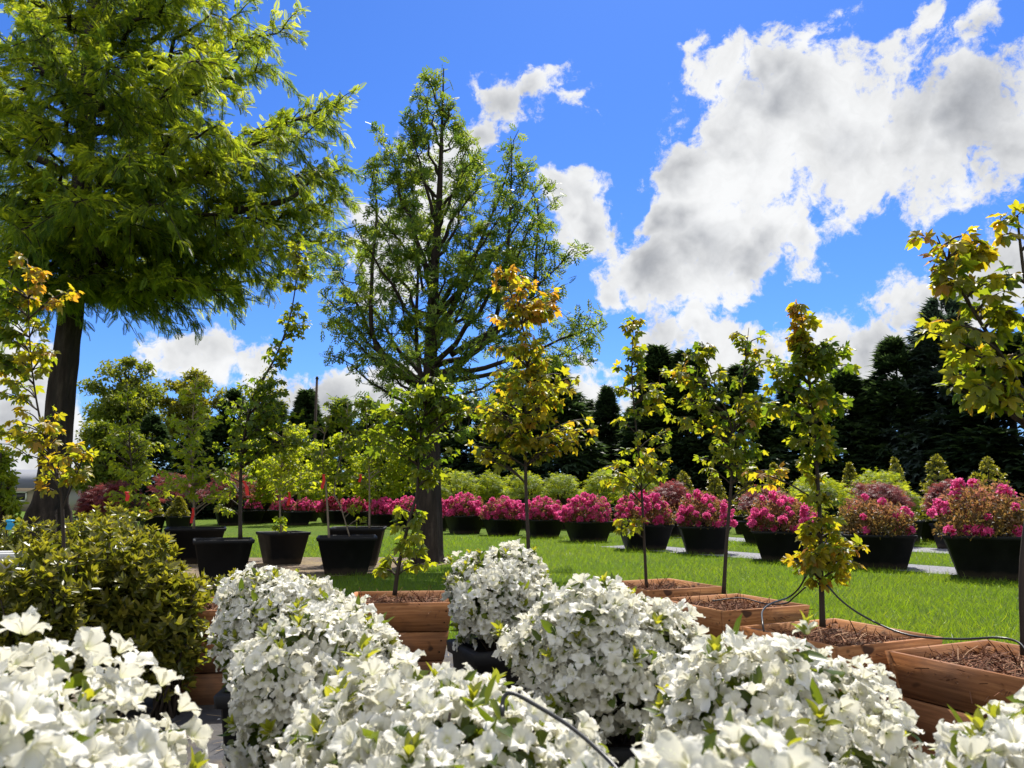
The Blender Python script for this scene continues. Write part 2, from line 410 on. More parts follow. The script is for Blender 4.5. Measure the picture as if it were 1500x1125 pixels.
# ------------------------------------------------------------------ leaf templates: (verts, [faces], tint offsets)
def T(v, f, t=None):
    v = np.array(v, float); return v, [np.array(x) for x in f], (np.zeros(len(v)) if t is None else np.array(t, float))
LEAF = T([(0, 0, 0), (0, 1, -.10), (.20, .34, .05), (.16, .70, 0), (-.20, .34, .05), (-.16, .70, 0)], [[(0, 2, 3, 1), (0, 1, 5, 4)]])
NARROW = T([(0, 0, 0), (0, 1, -.12), (.13, .35, .04), (.10, .70, 0), (-.13, .35, .04), (-.10, .70, 0)], [[(0, 2, 3, 1), (0, 1, 5, 4)]])
def broad_leaf():
    ys = np.array([0, .12, .3, .5, .7, .88, 1.0]); ws = np.array([.03, .12, .22, .26, .23, .13, .005])
    v, f = [], []
    for y, w in zip(ys, ws):
        for k in (-1, -.5, 0, .5, 1): v.append((k * w, y, .10 * abs(k) * w / .26 * .8 - .16 * y * y))
    for i in range(6):
        for j in range(4): a = i * 5 + j; f.append((a, a + 1, a + 6, a + 5))
    return T(v, [f])
BROAD = broad_leaf(); BROAD[0][:, 0] *= .74
def maple_leaf():
    pts = []
    lob = [(-112, .50), (-55, .84), (0, 1.0), (55, .84), (112, .50)]
    for i, (a, L) in enumerate(lob):
        for da, k in ((-19, .72), (0, 1.0), (19, .72)):
            r = L * k; t = math.radians(a + da)
            pts.append((math.sin(t) * r, math.cos(t) * r, -.26 * r * r + .05 * (k < 1)))
        if i < 4:
            t = math.radians((a + lob[i + 1][0]) / 2); pts.append((math.sin(t) * .47, math.cos(t) * .47, .05))
    v = [(0, 0, 0)] + pts
    n = len(pts)
    f = [(0, i + 1, i) for i in range(1, n)]
    v = np.array(v); v[:, 1] += .12; v[0, 1] = 0
    return T(v, [f])
MAPLE = maple_leaf()
def star_leaf():                     # fine, deeply cut leaf of a lace-leaf maple
    v, f = [], []
    for a in (-95, -55, -20, 20, 55, 95):
        t = math.radians(a); L = 1 - abs(a) / 260
        c, s = math.cos(t), math.sin(t); b = len(v)
        v += [(0, 0, 0), (s * .5 * L + c * .06, c * .5 * L - s * .06, .0), (s * L, c * L, -.2 * L), (s * .5 * L - c * .06, c * .5 * L + s * .06, 0)]
        f.append((b, b + 1, b + 2, b + 3))
    return T(v, [f])
STAR = star_leaf()
def frond(n=9, w=.26, lw=.06, curl=-.18):
    v, f = [], []
    v += [(-.006, 0, 0), (.006, 0, 0), (.003, 1, curl), (-.003, 1, curl)]; f.append((0, 1, 2, 3))
    for i in range(n):
        y = .06 + .9 * i / (n - 1); z = curl * y * y
        L = w * (1 - .75 * abs(y - .42) ** 1.3 * 1.6)
        for s in (-1, 1):
            b = len(v)
            v += [(0, y - lw * .5, z), (s * L * .55, y + .02 + L * .28 - lw, z - .004), (s * L, y + L * .55, z - .05), (s * L * .5, y + .03 + L * .28 + lw * .6, z + .012)]
            f.append((b, b + 1, b + 2, b + 3))
    return T(v, [f])
FROND = frond()
FROND_S = frond(4, .46, .18, -.12)
SPRAY = T([(0, 0, 0), (.16, .35, .02), (0, 1, -.22), (-.16, .35, .02), (.36, .62, -.10), (.10, .55, 0), (-.36, .62, -.10), (-.10, .55, 0)],
          [[(0, 1, 2, 3), (0, 1, 4, 5), (0, 7, 6, 3)]])
BLADE = T([(-.028, 0, 0), (.028, 0, 0), (.02, .55, -.05), (-.02, .55, -.05), (0, 1, -.28)], [[(0, 1, 2, 3)], [(3, 2, 4)]])

# ------------------------------------------------------------------ ground, strips, lawn
def poly_sheet(name, pts, z, mat, sub=None):
    a = Acc(); pts = np.array([(p[0], p[1], z) for p in pts]); a.add(pts, [np.arange(len(pts))[None]]); o = a.build(name, mat); o['kind'] = 'structure'; return o
def inside(x, y, poly):
    r = np.zeros(len(x), bool); n = len(poly)
    for i in range(n):
        (x1, y1), (x2, y2) = poly[i][:2], poly[(i + 1) % n][:2]
        c = ((y1 > y) != (y2 > y)) & (x < (x2 - x1) * (y - y1) / (y2 - y1 + 1e-12) + x1); r ^= c
    return r
def wavy(pts, step=.35, amp=.07):
    out = []
    n = len(pts)
    for i in range(n):
        a, b = np.array(pts[i][:2], float), np.array(pts[(i + 1) % n][:2], float)
        L = np.linalg.norm(b - a); k = max(1, int(L / step)); nn = np.array([-(b - a)[1], (b - a)[0]]) / max(L, 1e-6)
        for j in range(k):
            out.append(tuple(a + (b - a) * j / k + nn * (rs.normal() * amp if 0 < j else 0)))
    return out
R0, RD = np.array([6.5, 11.1]), unit(np.array([-.565, .825]))       # the front row of pink azaleas
RN = np.array([RD[1], -RD[0]])                                       # to the right of the row, away from the lawn
if RN[0] < 0: RN = -RN
def strip(off0, off1, t0=-14, t1=60):
    return [R0 + RD * t0 + RN * off0, R0 + RD * t1 + RN * off0, R0 + RD * t1 + RN * off1, R0 + RD * t0 + RN * off1]
g = Acc(); g.add([(-900, -60, 0), (900, -60, 0), (900, 1500, 0), (-900, 1500, 0)], [np.array([[0, 1, 2, 3]])])
ground = g.build('lawn', M['lawn']); ground['kind'] = 'structure'
gravels = [wavy(strip(.05, 1.25, -14, 8.2), .8, .04), wavy(strip(4.2, 5.6, -14, 10), .8, .04), wavy(strip(9.0, 10.2, -14, 12), .8, .04)]
for gp in gravels: poly_sheet('gravel_path', gp, .004, M['gravel'])
fab = wavy([(-6, -1), (3.2, -1), (2.6, 2.0), (1.95, 3.35), (1.55, 4.3), (1.25, 5.4), (.95, 6.3), (-.9, 6.0), (-1.2, 8.2), (-3.2, 8.6), (-6.5, 8.0)], .4, .05)
poly_sheet('weed_fabric_ground', fab, .004, M['fabric'])
dirt = wavy([G(120, 815)[:2], G(330, 817)[:2], G(470, 817)[:2], G(655, 817)[:2], G(665, 826)[:2], G(560, 840)[:2], G(475, 846)[:2], G(350, 863)[:2], (-5.4, 8.0), (-8, 9)], .5, .10)
poly_sheet('bare_earth_strip', dirt, .008, M['dirt'])

def build_grass():
    n = 260000
    y = 4.2 * (22 / 4.2) ** rs.rand(n)                 # denser near the camera
    x = (rs.rand(n) * 1.5 - .62) * y * 1.0
    keep = ~inside(x, y, fab) & ~inside(x, y, dirt)
    for gp in gravels: keep &= ~inside(x, y, gp)
    x, y = x[keep], y[keep]; n = len(x)
    a = Acc()
    d = rdir(n); d[:, 2] = np.abs(d[:, 2]) * .8 + .75; d = unit(d)
    nn = rdir(n); nn[:, 2] *= .2
    size = (.028 + .03 * rs.rand(n)) * np.where(rs.rand(n) < .02, 1.8, 1) * (1 + .05 * y)
    patch = .5 + .25 * np.sin(x * 1.7 + 2 * np.sin(y * .8)) * np.sin(y * 1.3 + x * .5)
    a.scatter(BLADE, np.stack([x, y, np.zeros(n)], 1), d, nn, size, np.clip(patch * .75 + .45 * rs.rand(n) - .12 + .35 * (rs.rand(n) < .05), 0, 1))
    o = a.build('grass', M['grass']); o['kind'] = 'stuff'; o['label'] = 'short sunlit green lawn grass'
build_grass()
def build_litter():
    n = 2600; a = Acc()
    x = -3.5 + 6 * rs.rand(n); y = 1.2 + 6.5 * rs.rand(n)
    k = inside(x, y, fab); x, y = x[k], y[k]
    x2 = -7 + 6.5 * rs.rand(n); y2 = 8 + 6.5 * rs.rand(n); k = inside(x2, y2, dirt); x = np.r_[x, x2[k]]; y = np.r_[y, y2[k]]
    n = len(x); d = rdir(n); d[:, 2] *= .15
    a.scatter(T([(-.03, 0, 0), (.03, 0, 0), (.02, 1, 0), (-.02, 1, 0)], [[(0, 1, 2, 3)]]), np.stack([x, y, np.full(n, .016)], 1), d, np.tile([0, 0, 1.], (n, 1)) + .3 * rdir(n), .03 + .1 * rs.rand(n), rs.rand(n))
    o = a.build('litter', M['straw']); o['kind'] = 'stuff'; o['label'] = 'dry straw and bark bits strewn on the ground'
build_litter()

# ------------------------------------------------------------------ big trees
def limb_points(a, b, sag=0.0, lift=0.0, n=9, jit=.0):
    a, b = np.asarray(a, float), np.asarray(b, float)
    t = np.linspace(0, 1, n)[:, None]
    p = a + (b - a) * t
    p[:, 2] += (lift * np.sin(t[:, 0] * math.pi)) - sag * t[:, 0] ** 2
    if jit: p[1:-1] += rs.normal(size=(n - 2, 3)) * jit
    return p

def cypress():
    Y0 = 18.0
    base = G(66, 792); base = P(66, 792, Y0); base[2] = 0
    root = thing('cypress_tree', 'huge feathery green conifer with dark bare lower trunk, cut off by the frame top', 'tree', base)
    tr = [P(64, 812, Y0), P(72, 745, Y0), P(80, 690, Y0), P(92, 560, Y0), P(108, 430, Y0), P(122, 250, Y0), P(135, 60, Y0), P(150, -160, Y0), P(160, -420, Y0), P(168, -600, Y0)]
    tr[0][2] = -.1
    tp = curve(tr, 40)
    rad = np.interp(np.linspace(0, 1, 40), [0, .06, .14, .35, .6, 1], [.66, .46, .345, .275, .20, .03])
    a = Acc()
    sides = 28; t = np.arange(sides) * 2 * math.pi / sides
    V = []
    for i, (p, r) in enumerate(zip(tp, rad)):
        fl = 1 + (.16 * np.sin(5 * t + .25 * i * .3) + .09 * np.sin(9 * t + 1 + i * .08)) * (1.2 if i < 5 else .6) + rs.normal(size=sides) * .025
        V.append(np.stack([p[0] + r * fl * np.cos(t), p[1] + r * fl * np.sin(t), np.full(sides, p[2])], 1))
    i = np.arange(sides); j = (i + 1) % sides
    a.add(np.concatenate(V), [np.concatenate([np.stack([k * sides + i, k * sides + j, (k + 1) * sides + j, (k + 1) * sides + i], 1) for k in range(39)])])
    limbs = Acc(); crown = Acc()
    # limbs seen in the photograph: where they leave the trunk (py), where they end (px, py), metres nearer or farther
    spec = [(395, 522, 345, -.5), (385, 520, 290, .6), (380, 470, 300, .8), (370, 480, 250, -.6), (340, 520, 250, 0), (330, 430, 380, -1.2), (300, 512, 150, .2), (290, 455, 195, -1.4), (250, 470, 170, 1.5),
            (400, 400, 415, .8), (410, 330, 425, -1.6), (420, 260, 410, -2.5), (415, 300, 400, 2.5), (300, 400, 330, -2.6), (250, 400, 230, -2.4),
            (200, 418, 40, .2), (190, 390, 95, -1.2), (160, 370, 60, 1.6), (120, 350, 20, -1.8), (90, 370, -60, 0), (30, 330, -120, -1), (-20, 320, -220, .8), (-120, 280, -360, 0),
            (260, 330, 180, -3.6), (180, 300, 90, -3.8), (80, 270, -20, -3.2), (330, 240, 300, -3.9), (280, 180, 230, -4.4), (150, 160, 90, -4.2), (20, 180, -80, -3.6),
            (410, 30, 400, -2.8), (390, -60, 400, -1.2), (380, -120, 330, .5), (330, -170, 240, -1.5), (360, 20, 330, -4.0), (280, -60, 180, -3.4), (240, -190, 110, 0), (180, -110, 20, -3.2),
            (120, -190, -60, -1), (60, 40, -70, -3.9), (40, -150, -180, .4), (-60, -90, -300, -1.5), (-100, 60, -330, 2),
            (350, -60, 330, 1.4), (380, 10, 370, -2.4), (390, 40, 300, 2.2), (300, -40, 280, -2.6), (310, 60, 180, -3.0), (200, -40, 130, 1.6), (330, 20, 230, -1.2), (230, 60, 60, -4.4), (120, 30, 10, 2.0), (400, -100, 430, 1.0), (415, 40, 430, -1.5), (350, 200, 330, 3.6), (250, 260, 160, 3.8), (150, 100, 20, 4.2), (330, 60, 250, 3.6), (60, 240, -60, 3.4), (200, -80, 60, 3.6), (-40, 150, -260, 2.6), (380, 130, 395, 3.2),
            (420, 60, 425, -2.4), (415, 210, 405, 1.4), (418, -20, 420, 1.5), (150, 320, 60, .6), (60, 390, -150, .6), (410, 180, 400, -1.0),(400,110,410,-2.2),(310,110,300,-4.6)]
    big = curve([P(112, 385, 17.9), P(183, 353, 17.6), P(250, 327, 17.4), P(330, 312, 17.3), P(395, 300, 17.2), P(430, 288, 17.2), P(458, 262, 17.3)], 22)
    limbs.tube(big, np.linspace(.17, .025, 22), 8, .3)
    tz = tp[:, 2]
    fpos, fdir, fn, fs = [], [], [], []
    for py, tx, ty, dy in spec:
        if tx > 430: tx -= (tx - 430) * .18
        z0 = P(100, py, Y0)[2]
        p0 = np.array([np.interp(z0, tz, tp[:, 0]), np.interp(z0, tz, tp[:, 1]), z0])
        p1 = P(tx, ty, Y0 + dy)
        L = np.linalg.norm(p1 - p0)
        rise = .10 * L
        pts = limb_points(p0, p1, 0, 0, 14, .10)
        u = np.linspace(0, 1, 14)
        pts[:, 2] += -.5 * rise * np.sin(u * math.pi) + .35 * rise * np.sin(u * 2 * math.pi) * -1
        r0 = .035 + .012 * L
        limbs.tube(pts, np.interp(u, [0, 1], [r0, .012]), 6, .35)
        nsub = int(L * 6.5)
        for k in range(nsub):
            w = .16 + .84 * (k + rs.rand()) / nsub
            at = np.array([np.interp(w, u, pts[:, c]) for c in range(3)])
            ax = unit(pts[-1] - pts[0]); side = unit(np.cross(ax, [0, 0, 1])) * (1 if k % 2 else -1)
            sd = unit(ax * (.35 + .5 * rs.rand()) + side * (.9 * rs.rand() + .1) + np.array([0, 0, .35 * rs.normal() + .05]))
            sl = (.55 + .75 * rs.rand()) * (1.15 - .55 * w) * min(1.25, .45 + L * .14)
            end = at + sd * sl
            sub = limb_points(at, end, .30 * sl, 0, 6)
            limbs.tube(sub, np.linspace(.016, .005, 6), 4, .3)
            nf = int(8 + sl * 23)
            q = rs.rand(nf) ** .8
            pp = np.stack([np.interp(q, np.linspace(0, 1, 6), sub[:, c]) for c in range(3)], 1) + rs.normal(size=(nf, 3)) * .05
            dd = unit(sd * .8 + rdir(nf) * .75 + np.array([0, 0, -.75]) * (.3 + rs.rand(nf)[:, None]))
            fpos.append(pp); fdir.append(dd); fn.append(rdir(nf) * .6 + np.array([0, 0, 1.0])); fs.append(.13 + .17 * rs.rand(nf))
    fpos, fdir, fn, fs = map(np.concatenate, (fpos, fdir, fn, fs))
    crown.scatter(FROND, fpos, fdir, fn, fs, np.clip(.5 + .3 * np.sin(fpos[:, 0] * 2.1) * np.sin(fpos[:, 2] * 1.7 + fpos[:, 1]) + .25 * rs.normal(size=len(fpos)), 0, 1))
    a.build('trunk', M['trunk'], root, True)
    limbs.build('branches', M['bark'], root, True)
    crown.build('crown', M['cypress'], root)
    print('cypress fronds', len(fpos))
cypress()

def middle_tree():
    Y0 = 13.5
    base = P(626, 822, Y0); base[2] = 0
    root = thing('airy_tree', 'tall airy dark-trunked tree with upright branches standing in the lawn', 'tree', base)
    tr = [P(626, 826, Y0), P(628, 780, Y0), P(627, 690, Y0), P(629, 600, Y0), P(631, 500, Y0), P(636, 400, Y0), P(643, 300, Y0), P(647, 200, Y0), P(650, 100, Y0)]
    tr[0][2] = -.1
    tp = curve(tr, 36); u = np.linspace(0, 1, 36)
    rad = np.interp(u, [0, .05, .15, .33, .5, .8, 1], [.31, .25, .215, .17, .10, .045, .008])
    a = Acc(); sides = 22; t = np.arange(sides) * 2 * math.pi / sides; V = []
    for i, (p, r) in enumerate(zip(tp, rad)):
        fl = 1 + .07 * np.sin(5 * t + i * .1) + .05 * np.sin(8 * t + 1) + rs.normal(size=sides) * .03
        V.append(np.stack([p[0] + r * fl * np.cos(t), p[1] + r * fl * np.sin(t), np.full(sides, p[2])], 1))
    i = np.arange(sides); j = (i + 1) % sides
    a.add(np.concatenate(V), [np.concatenate([np.stack([k * sides + i, k * sides + j, (k + 1) * sides + j, (k + 1) * sides + i], 1) for k in range(35)])])
    limbs, crown = Acc(), Acc()
    fp, fd, fn, fs = [], [], [], []
    def leaves(pts, dens, spread, lo=.25):
        L = np.linalg.norm(np.diff(pts, axis=0), axis=1).sum(); n = max(3, int(L * dens))
        q = lo + (1 - lo) * rs.rand(n); w = np.linspace(0, 1, len(pts))
        pp = np.stack([np.interp(q, w, pts[:, c]) for c in range(3)], 1) + rs.normal(size=(n, 3)) * spread
        ax = unit(pts[-1] - pts[0])
        fp.append(pp); fd.append(unit(ax * .5 + rdir(n) * .9 + np.array([0, 0, -.15]))); fn.append(rdir(n) * .6 + np.array([0, 0, 1.])); fs.append(.09 + .085 * rs.rand(n))
    def limb(p0, p1, r0, dens=28, nsub=None, up=.4):
        L = np.linalg.norm(p1 - p0)
        if p0[2] < P(630, 470, Y0)[2]: dens = dens * .85
        pts = limb_points(p0, p1, 0, -.06 * L, 10, .02 * L ** .5)
        w = np.linspace(0, 1, 10); limbs.tube(pts, np.interp(w, [0, 1], [r0, .006]), 5, .3)
        leaves(pts, dens * .45, .06, .6)
        ns = nsub or int(3 + L * 5.2)
        for k in range(ns):
            q = .36 + .64 * (k + rs.rand()) / ns
            at = np.array([np.interp(q, w, pts[:, c]) for c in range(3)])
            ax = unit(p1 - p0)
            sd = unit(ax * .55 + rdir(1)[0] * .85 + np.array([0, 0, up * rs.rand()]))
            sl = (.22 + .5 * rs.rand()) * (1.15 - .5 * q) * min(1.2, .4 + .3 * L)
            sub = limb_points(at, at + sd * sl, .08 * sl, 0, 5)
            limbs.tube(sub, np.linspace(.008, .003, 5), 4, .3); leaves(sub, dens * 1.25, .04, .5)
    tz = tp[:, 2]
    def on(py):
        z = P(630, py, Y0)[2]; return np.array([np.interp(z, tz, tp[:, 0]), np.interp(z, tz, tp[:, 1]), z])
    spec = [(600, 500, 525, -1.0), (585, 478, 375, .4), (570, 490, 470, -1.3), (560, 520, 400, 1.3), (590, 760, 540, 1.0), (575, 870, 425, 0), (560, 860, 500, .9), (565, 838, 365, -.6), (540, 790, 310, -.9),
            (550, 885, 470, -1.2), (540, 820, 430, 1.2), (520, 545, 270, .3), (500, 520, 330, -.9), (480, 560, 340, 1.2), (510, 750, 225, .1), (470, 790, 270, .5), (460, 740, 300, -1.1), (440, 730, 330, 1.2),
            (430, 570, 205, -.3), (410, 590, 290, 1.0), (400, 545, 300, -.9), (390, 700, 260, -.8), (370, 700, 230, .7), (360, 580, 250, .5), (340, 690, 200, 0), (330, 600, 180, -.5), (310, 690, 240, -.9), (300, 612, 240, .8),
            (290, 590, 215, .2), (270, 685, 160, .2), (260, 615, 170, -.3), (230, 670, 190, .5), (220, 625, 140, .2), (190, 665, 150, -.2), (170, 630, 110, .1), (160, 668, 128, .1),
            (620, 510, 590, .8), (615, 740, 580, -1.1), (605, 560, 520, -1.6), (590, 690, 500, -1.8), (560, 640, 470, -1.7), (520, 620, 420, -1.5), (470, 660, 370, -1.4), (540, 660, 440, 1.7), (590, 600, 500, 1.7), (430, 630, 310, 1.3),
            (565, 470, 430, .2), (580, 880, 540, .4), (530, 700, 390, -1.3), (450, 600, 330, -1.2), (500, 740, 400, 1.4), (550, 580, 430, -.2), (470, 700, 330, .2), (410, 650, 270, -.9)]
    for i_, (py, tx, ty, dy) in enumerate(spec):
        if i_ % 6 == 5: continue
        p0 = on(py); p1 = P(tx, ty, Y0 + dy); limb(p0, p1, .018 + .013 * np.linalg.norm(p1 - p0))
    # upright secondary leaders
    for pts in ([(600, 560), (548, 500), (545, 400), (552, 300), (540, 235)], [(650, 560), (720, 480), (742, 380), (748, 290), (750, 222)], [(660, 520), (770, 450), (785, 380), (788, 290)], [(628, 620), (610, 500), (612, 380), (600, 230)]):
        c = curve([P(x, y, Y0 + .3 * rs.normal()) for x, y in pts], 14); limbs.tube(c, np.linspace(.055, .008, 14), 6, .35)
        for k in range(9):
            q = 4 + k; q = min(q, 13); sd = unit(rdir(1)[0] + np.array([0, 0, .5])); limb(c[q], c[q] + sd * (.75 - .04 * k), .012, 13, 4)
        leaves(c, 8, .05, .4)
    c = tp[22:]; leaves(c, 16, .06, .2)
    fp, fd, fn, fs = map(np.concatenate, (fp, fd, fn, fs))
    crown.scatter(FROND_S, fp, fd, fn, fs)
    a.build('trunk', M['trunk'], root, True); limbs.build('branches', M['bark'], root, True); crown.build('crown', M['locust'], root)
    print('middle fronds', len(fp))
middle_tree()

# ------------------------------------------------------------------ background trees
def conifer_proto(name, label, H, R, mat, seed, loc, n=6500, shape=.85):
    rs.seed(seed)
    root = thing(name, label, 'tree', loc, 'dark conifers beyond the nursery rows')
    o = np.array(loc, float)
    tk = Acc(); tk.tube([o, o + [0, 0, H * .5], o + [0, 0, H]], [.16, .09, .01], 7); tk.build('trunk', M['bark'], root)
    lev = (rs.rand(n) ** 1.25)                           # 0 at the ground, 1 at the top
    ph = rs.rand(n) * 2 * math.pi
    nb = 46                                             # branches bunch the sprays, so the outline steps in and out
    bl, bp = rs.rand(nb * 4) ** 1.5, rs.rand(nb * 4) * 2 * math.pi
    pick = rs.randint(0, nb * 4, n)
    lev = np.clip(bl[pick] + rs.normal(size=n) * .018, 0, 1); ph = bp[pick] + rs.normal(size=n) * .16
    blen = (.72 + .42 * rs.rand(nb * 4))[pick]
    rr = R * (1 - lev) ** shape * blen * np.where(lev < .06, .85, 1)
    q = .25 + .75 * rs.rand(n) ** .55
    x, y = np.cos(ph) * rr * q, np.sin(ph) * rr * q
    z = lev * H + (.12 * rr * q) * np.where(lev > .5, 1, -.4) + rs.normal(size=n) * .08
    d = np.stack([np.cos(ph), np.sin(ph), -.25 + .9 * lev], 1) + rdir(n) * .5
    cr = Acc(); cr.scatter(SPRAY, o + np.stack([x, y, np.maximum(z, .05)], 1), d, rdir(n) * .5 + [0, 0, 1.], .36 + .34 * rs.rand(n))
    tip = 26; tzz = rs.rand(tip); cr.scatter(SPRAY, o + np.stack([np.zeros(tip), np.zeros(tip), H * (.92 + .08 * tzz)], 1), rdir(tip, .9), rdir(tip), .26)
    cr.build('crown', mat, root); return root
def conifers():
    protos = [conifer_proto('conifer', 'broad blue-tinged conifer, widest and tallest of the dark ones', 10.0, 3.9, M['conifer_blue'], 31, (0, 0, 0), 15000, .8),
              conifer_proto('conifer', 'dark narrow conifer', 8.0, 2.5, M['conifer'], 32, (0, 0, 0), 12000, .85),
              conifer_proto('conifer', 'dark narrow conifer', 8.5, 2.3, M['conifer'], 33, (0, 0, 0), 11500, .9),
              conifer_proto('conifer', 'dark narrow conifer', 7.5, 2.9, M['conifer'], 34, (0, 0, 0), 13000, .82)]
    H0 = [10.0, 8.0, 8.5, 7.5]
    trees = [tree_of(p) for p in protos]
    # px of the tip, py of the tip, metres ahead, kind, width factor, label
    L = [(1380, 462, 36, 0, 1.0, 'broad tallest dark conifer behind the yellow-leaved branches'),
         (1475, 520, 34, 3, 1.7, 'dark conifer filling the frame edge behind the large-leaved maple'),
         (1312, 525, 37, 3, 1.1, 'dense conifer with greyish side just beside the tallest one'),
         (1290, 598, 44, 2, .8, 'small pointed conifer in the gap before the tall dense pair'),
         (1232, 545, 38, 3, 1.25, 'dark conifer behind the maple with the low leafy skirt'),
         (1160, 560, 39, 1, 1.3, 'dark conifer between the two-topped maple and its bushier neighbour'),
         (1085, 540, 38, 3, 1.2, 'wide dark conifer behind the two-topped maple'),
         (1005, 520, 39, 1, 1.2, 'tall dark conifer peeping out beside the slender boxed maple'),
         (965, 512, 40, 2, 1.25, 'slim tall conifer directly behind the slender boxed maple'),
         (925, 600, 42, 3, 1.0, 'low dark conifer hidden behind the slender maple stem'),
         (888, 570, 43, 1, .9, 'pointed conifer standing alone in the cloud gap, taller of two'),
         (861, 590, 44, 2, .9, 'pointed conifer standing alone in the cloud gap, shorter of two'),
         (805, 530, 40, 3, 1.25, 'dark conifer behind the golden maple'),
         (745, 560, 41, 1, 1.3, 'dark conifer behind the inner half of the golden maple'),
         (690, 590, 42, 3, 1.2, 'dark conifer just past the trunk of the airy tree'),
         (640, 580, 43, 2, 1.3, 'dark conifer hidden by the trunk of the airy tree'),
         (590, 600, 44, 3, 1.1, 'dark conifer just before the trunk of the airy tree'),
         (545, 592, 45, 1, 1.0, 'pointed dark conifer above the pair of leaning stems'),
         (500, 588, 45, 2, 1.1, 'pointed dark conifer next to the thin pole'),
         (450, 575, 45, 1, 1.1, 'pointed dark conifer beside the thin pole, on the side of the curved maple'),
         (405, 590, 44, 3, 1.0, 'dark conifer behind the tall curved maple'),
         (345, 575, 42, 3, 1.0, 'dark conifer at the foot of the rounded olive tree'),
         (290, 620, 40, 3, 1.1, 'low dark conifer under the rounded olive tree'),
         (225, 610, 38, 3, 1.0, 'low dark conifer under the rounded green tree'),
         (160, 640, 36, 3, .8, 'low dark conifer beside the big bare trunk')]
    used = set()
    for px, py, Y, k, wf, lab in L:
        p = P(px, py, Y); s = p[2] * (1.08 if px > 1300 else .98) / H0[k]
        sc = (s * wf, s * wf, s); rz = rs.rand() * 6
        loc = (p[0], p[1], 0)
        if k not in used:
            used.add(k); o = protos[k]; o.location = loc; o.scale = sc; o.rotation_euler = (0, 0, rz); o['label'] = lab
        else: dup(protos[k], loc, rz, sc, lab, None, trees[k])
conifers()

def park_tree(label, px, Y, py_top, py_low, halfw, mat, seed, n=15000, size=.24, low=.25, name='park_tree'):
    rs.seed(seed)
    top = P(px, py_top, Y); H = top[2]; R = halfw / FOC * Y
    base = np.array([top[0], Y, 0.])
    root = thing(name, label, 'tree', base)
    tk, cr = Acc(), Acc()
    tk.tube(curve([base, base + [.1, 0, H * .3], base + [0, .1, H * .6], base + [.1, 0, H * .9]], 10), np.linspace(.26, .03, 10), 8)
    zl = P(px, py_low, Y)[2]
    nc = 62; c = []
    while len(c) < nc:
        v = rs.uniform(-1, 1, 3)
        if .30 < np.linalg.norm(v) < 1: c.append(v)
    c = np.array(c); c *= np.array([R * .82, R * .8, (H - zl) / 2 * .86]); c += base + [0, 0, (H + zl) / 2]
    for q in c:
        z0 = max(zl * .8, q[2] - np.linalg.norm(q[:2] - base[:2]) * .8 - .5)
        tk.tube(limb_points(base + [0, 0, min(z0, H * .85)], q, 0, .2, 6, .06), np.linspace(.07, .012, 6), 5)
    w = rs.rand(nc) * .8 + .35
    pick = rs.choice(nc, n, p=w / w.sum())
    v = rdir(n) * (rs.rand(n) ** .45)[:, None] * (R * .30 * (.6 + .6 * rs.rand(nc))[pick])[:, None]
    v[:, 2] *= .7
    pos = c[pick] + v
    cr.scatter(LEAF, pos, rdir(n, -.2), rdir(n, .6), size * (.6 + .6 * rs.rand(n)), np.clip(.5 + .2 * rs.normal(size=n) + (rs.rand(nc)[pick] - .5) * .5, 0, 1))
    tk.build('trunk', M['bark'], root); cr.build('crown', mat, root)
park_tree('rounded green tree with open crown, far beyond the big bare trunk', 188, 40, 517, 690, 66, M['decid'], 3)
park_tree('rounded olive-yellow tree far behind the tall curved maple', 283, 43, 537, 690, 58, M['decid2'], 4)
park_tree('spindly thinly leaved tree poking above the dark conifers', 385, 48, 532, 640, 42, M['decid2'], 5, 1300, .2)
park_tree('bushy dark green tree close beside the bare trunk base', 165, 24, 610, 735, 60, M['decid'], 6, 9000, .16)
park_tree('lime green bushy tree at the frame edge before the big trunk', -8, 13, 645, 800, 46, M['lime'], 8, 6000, .10)

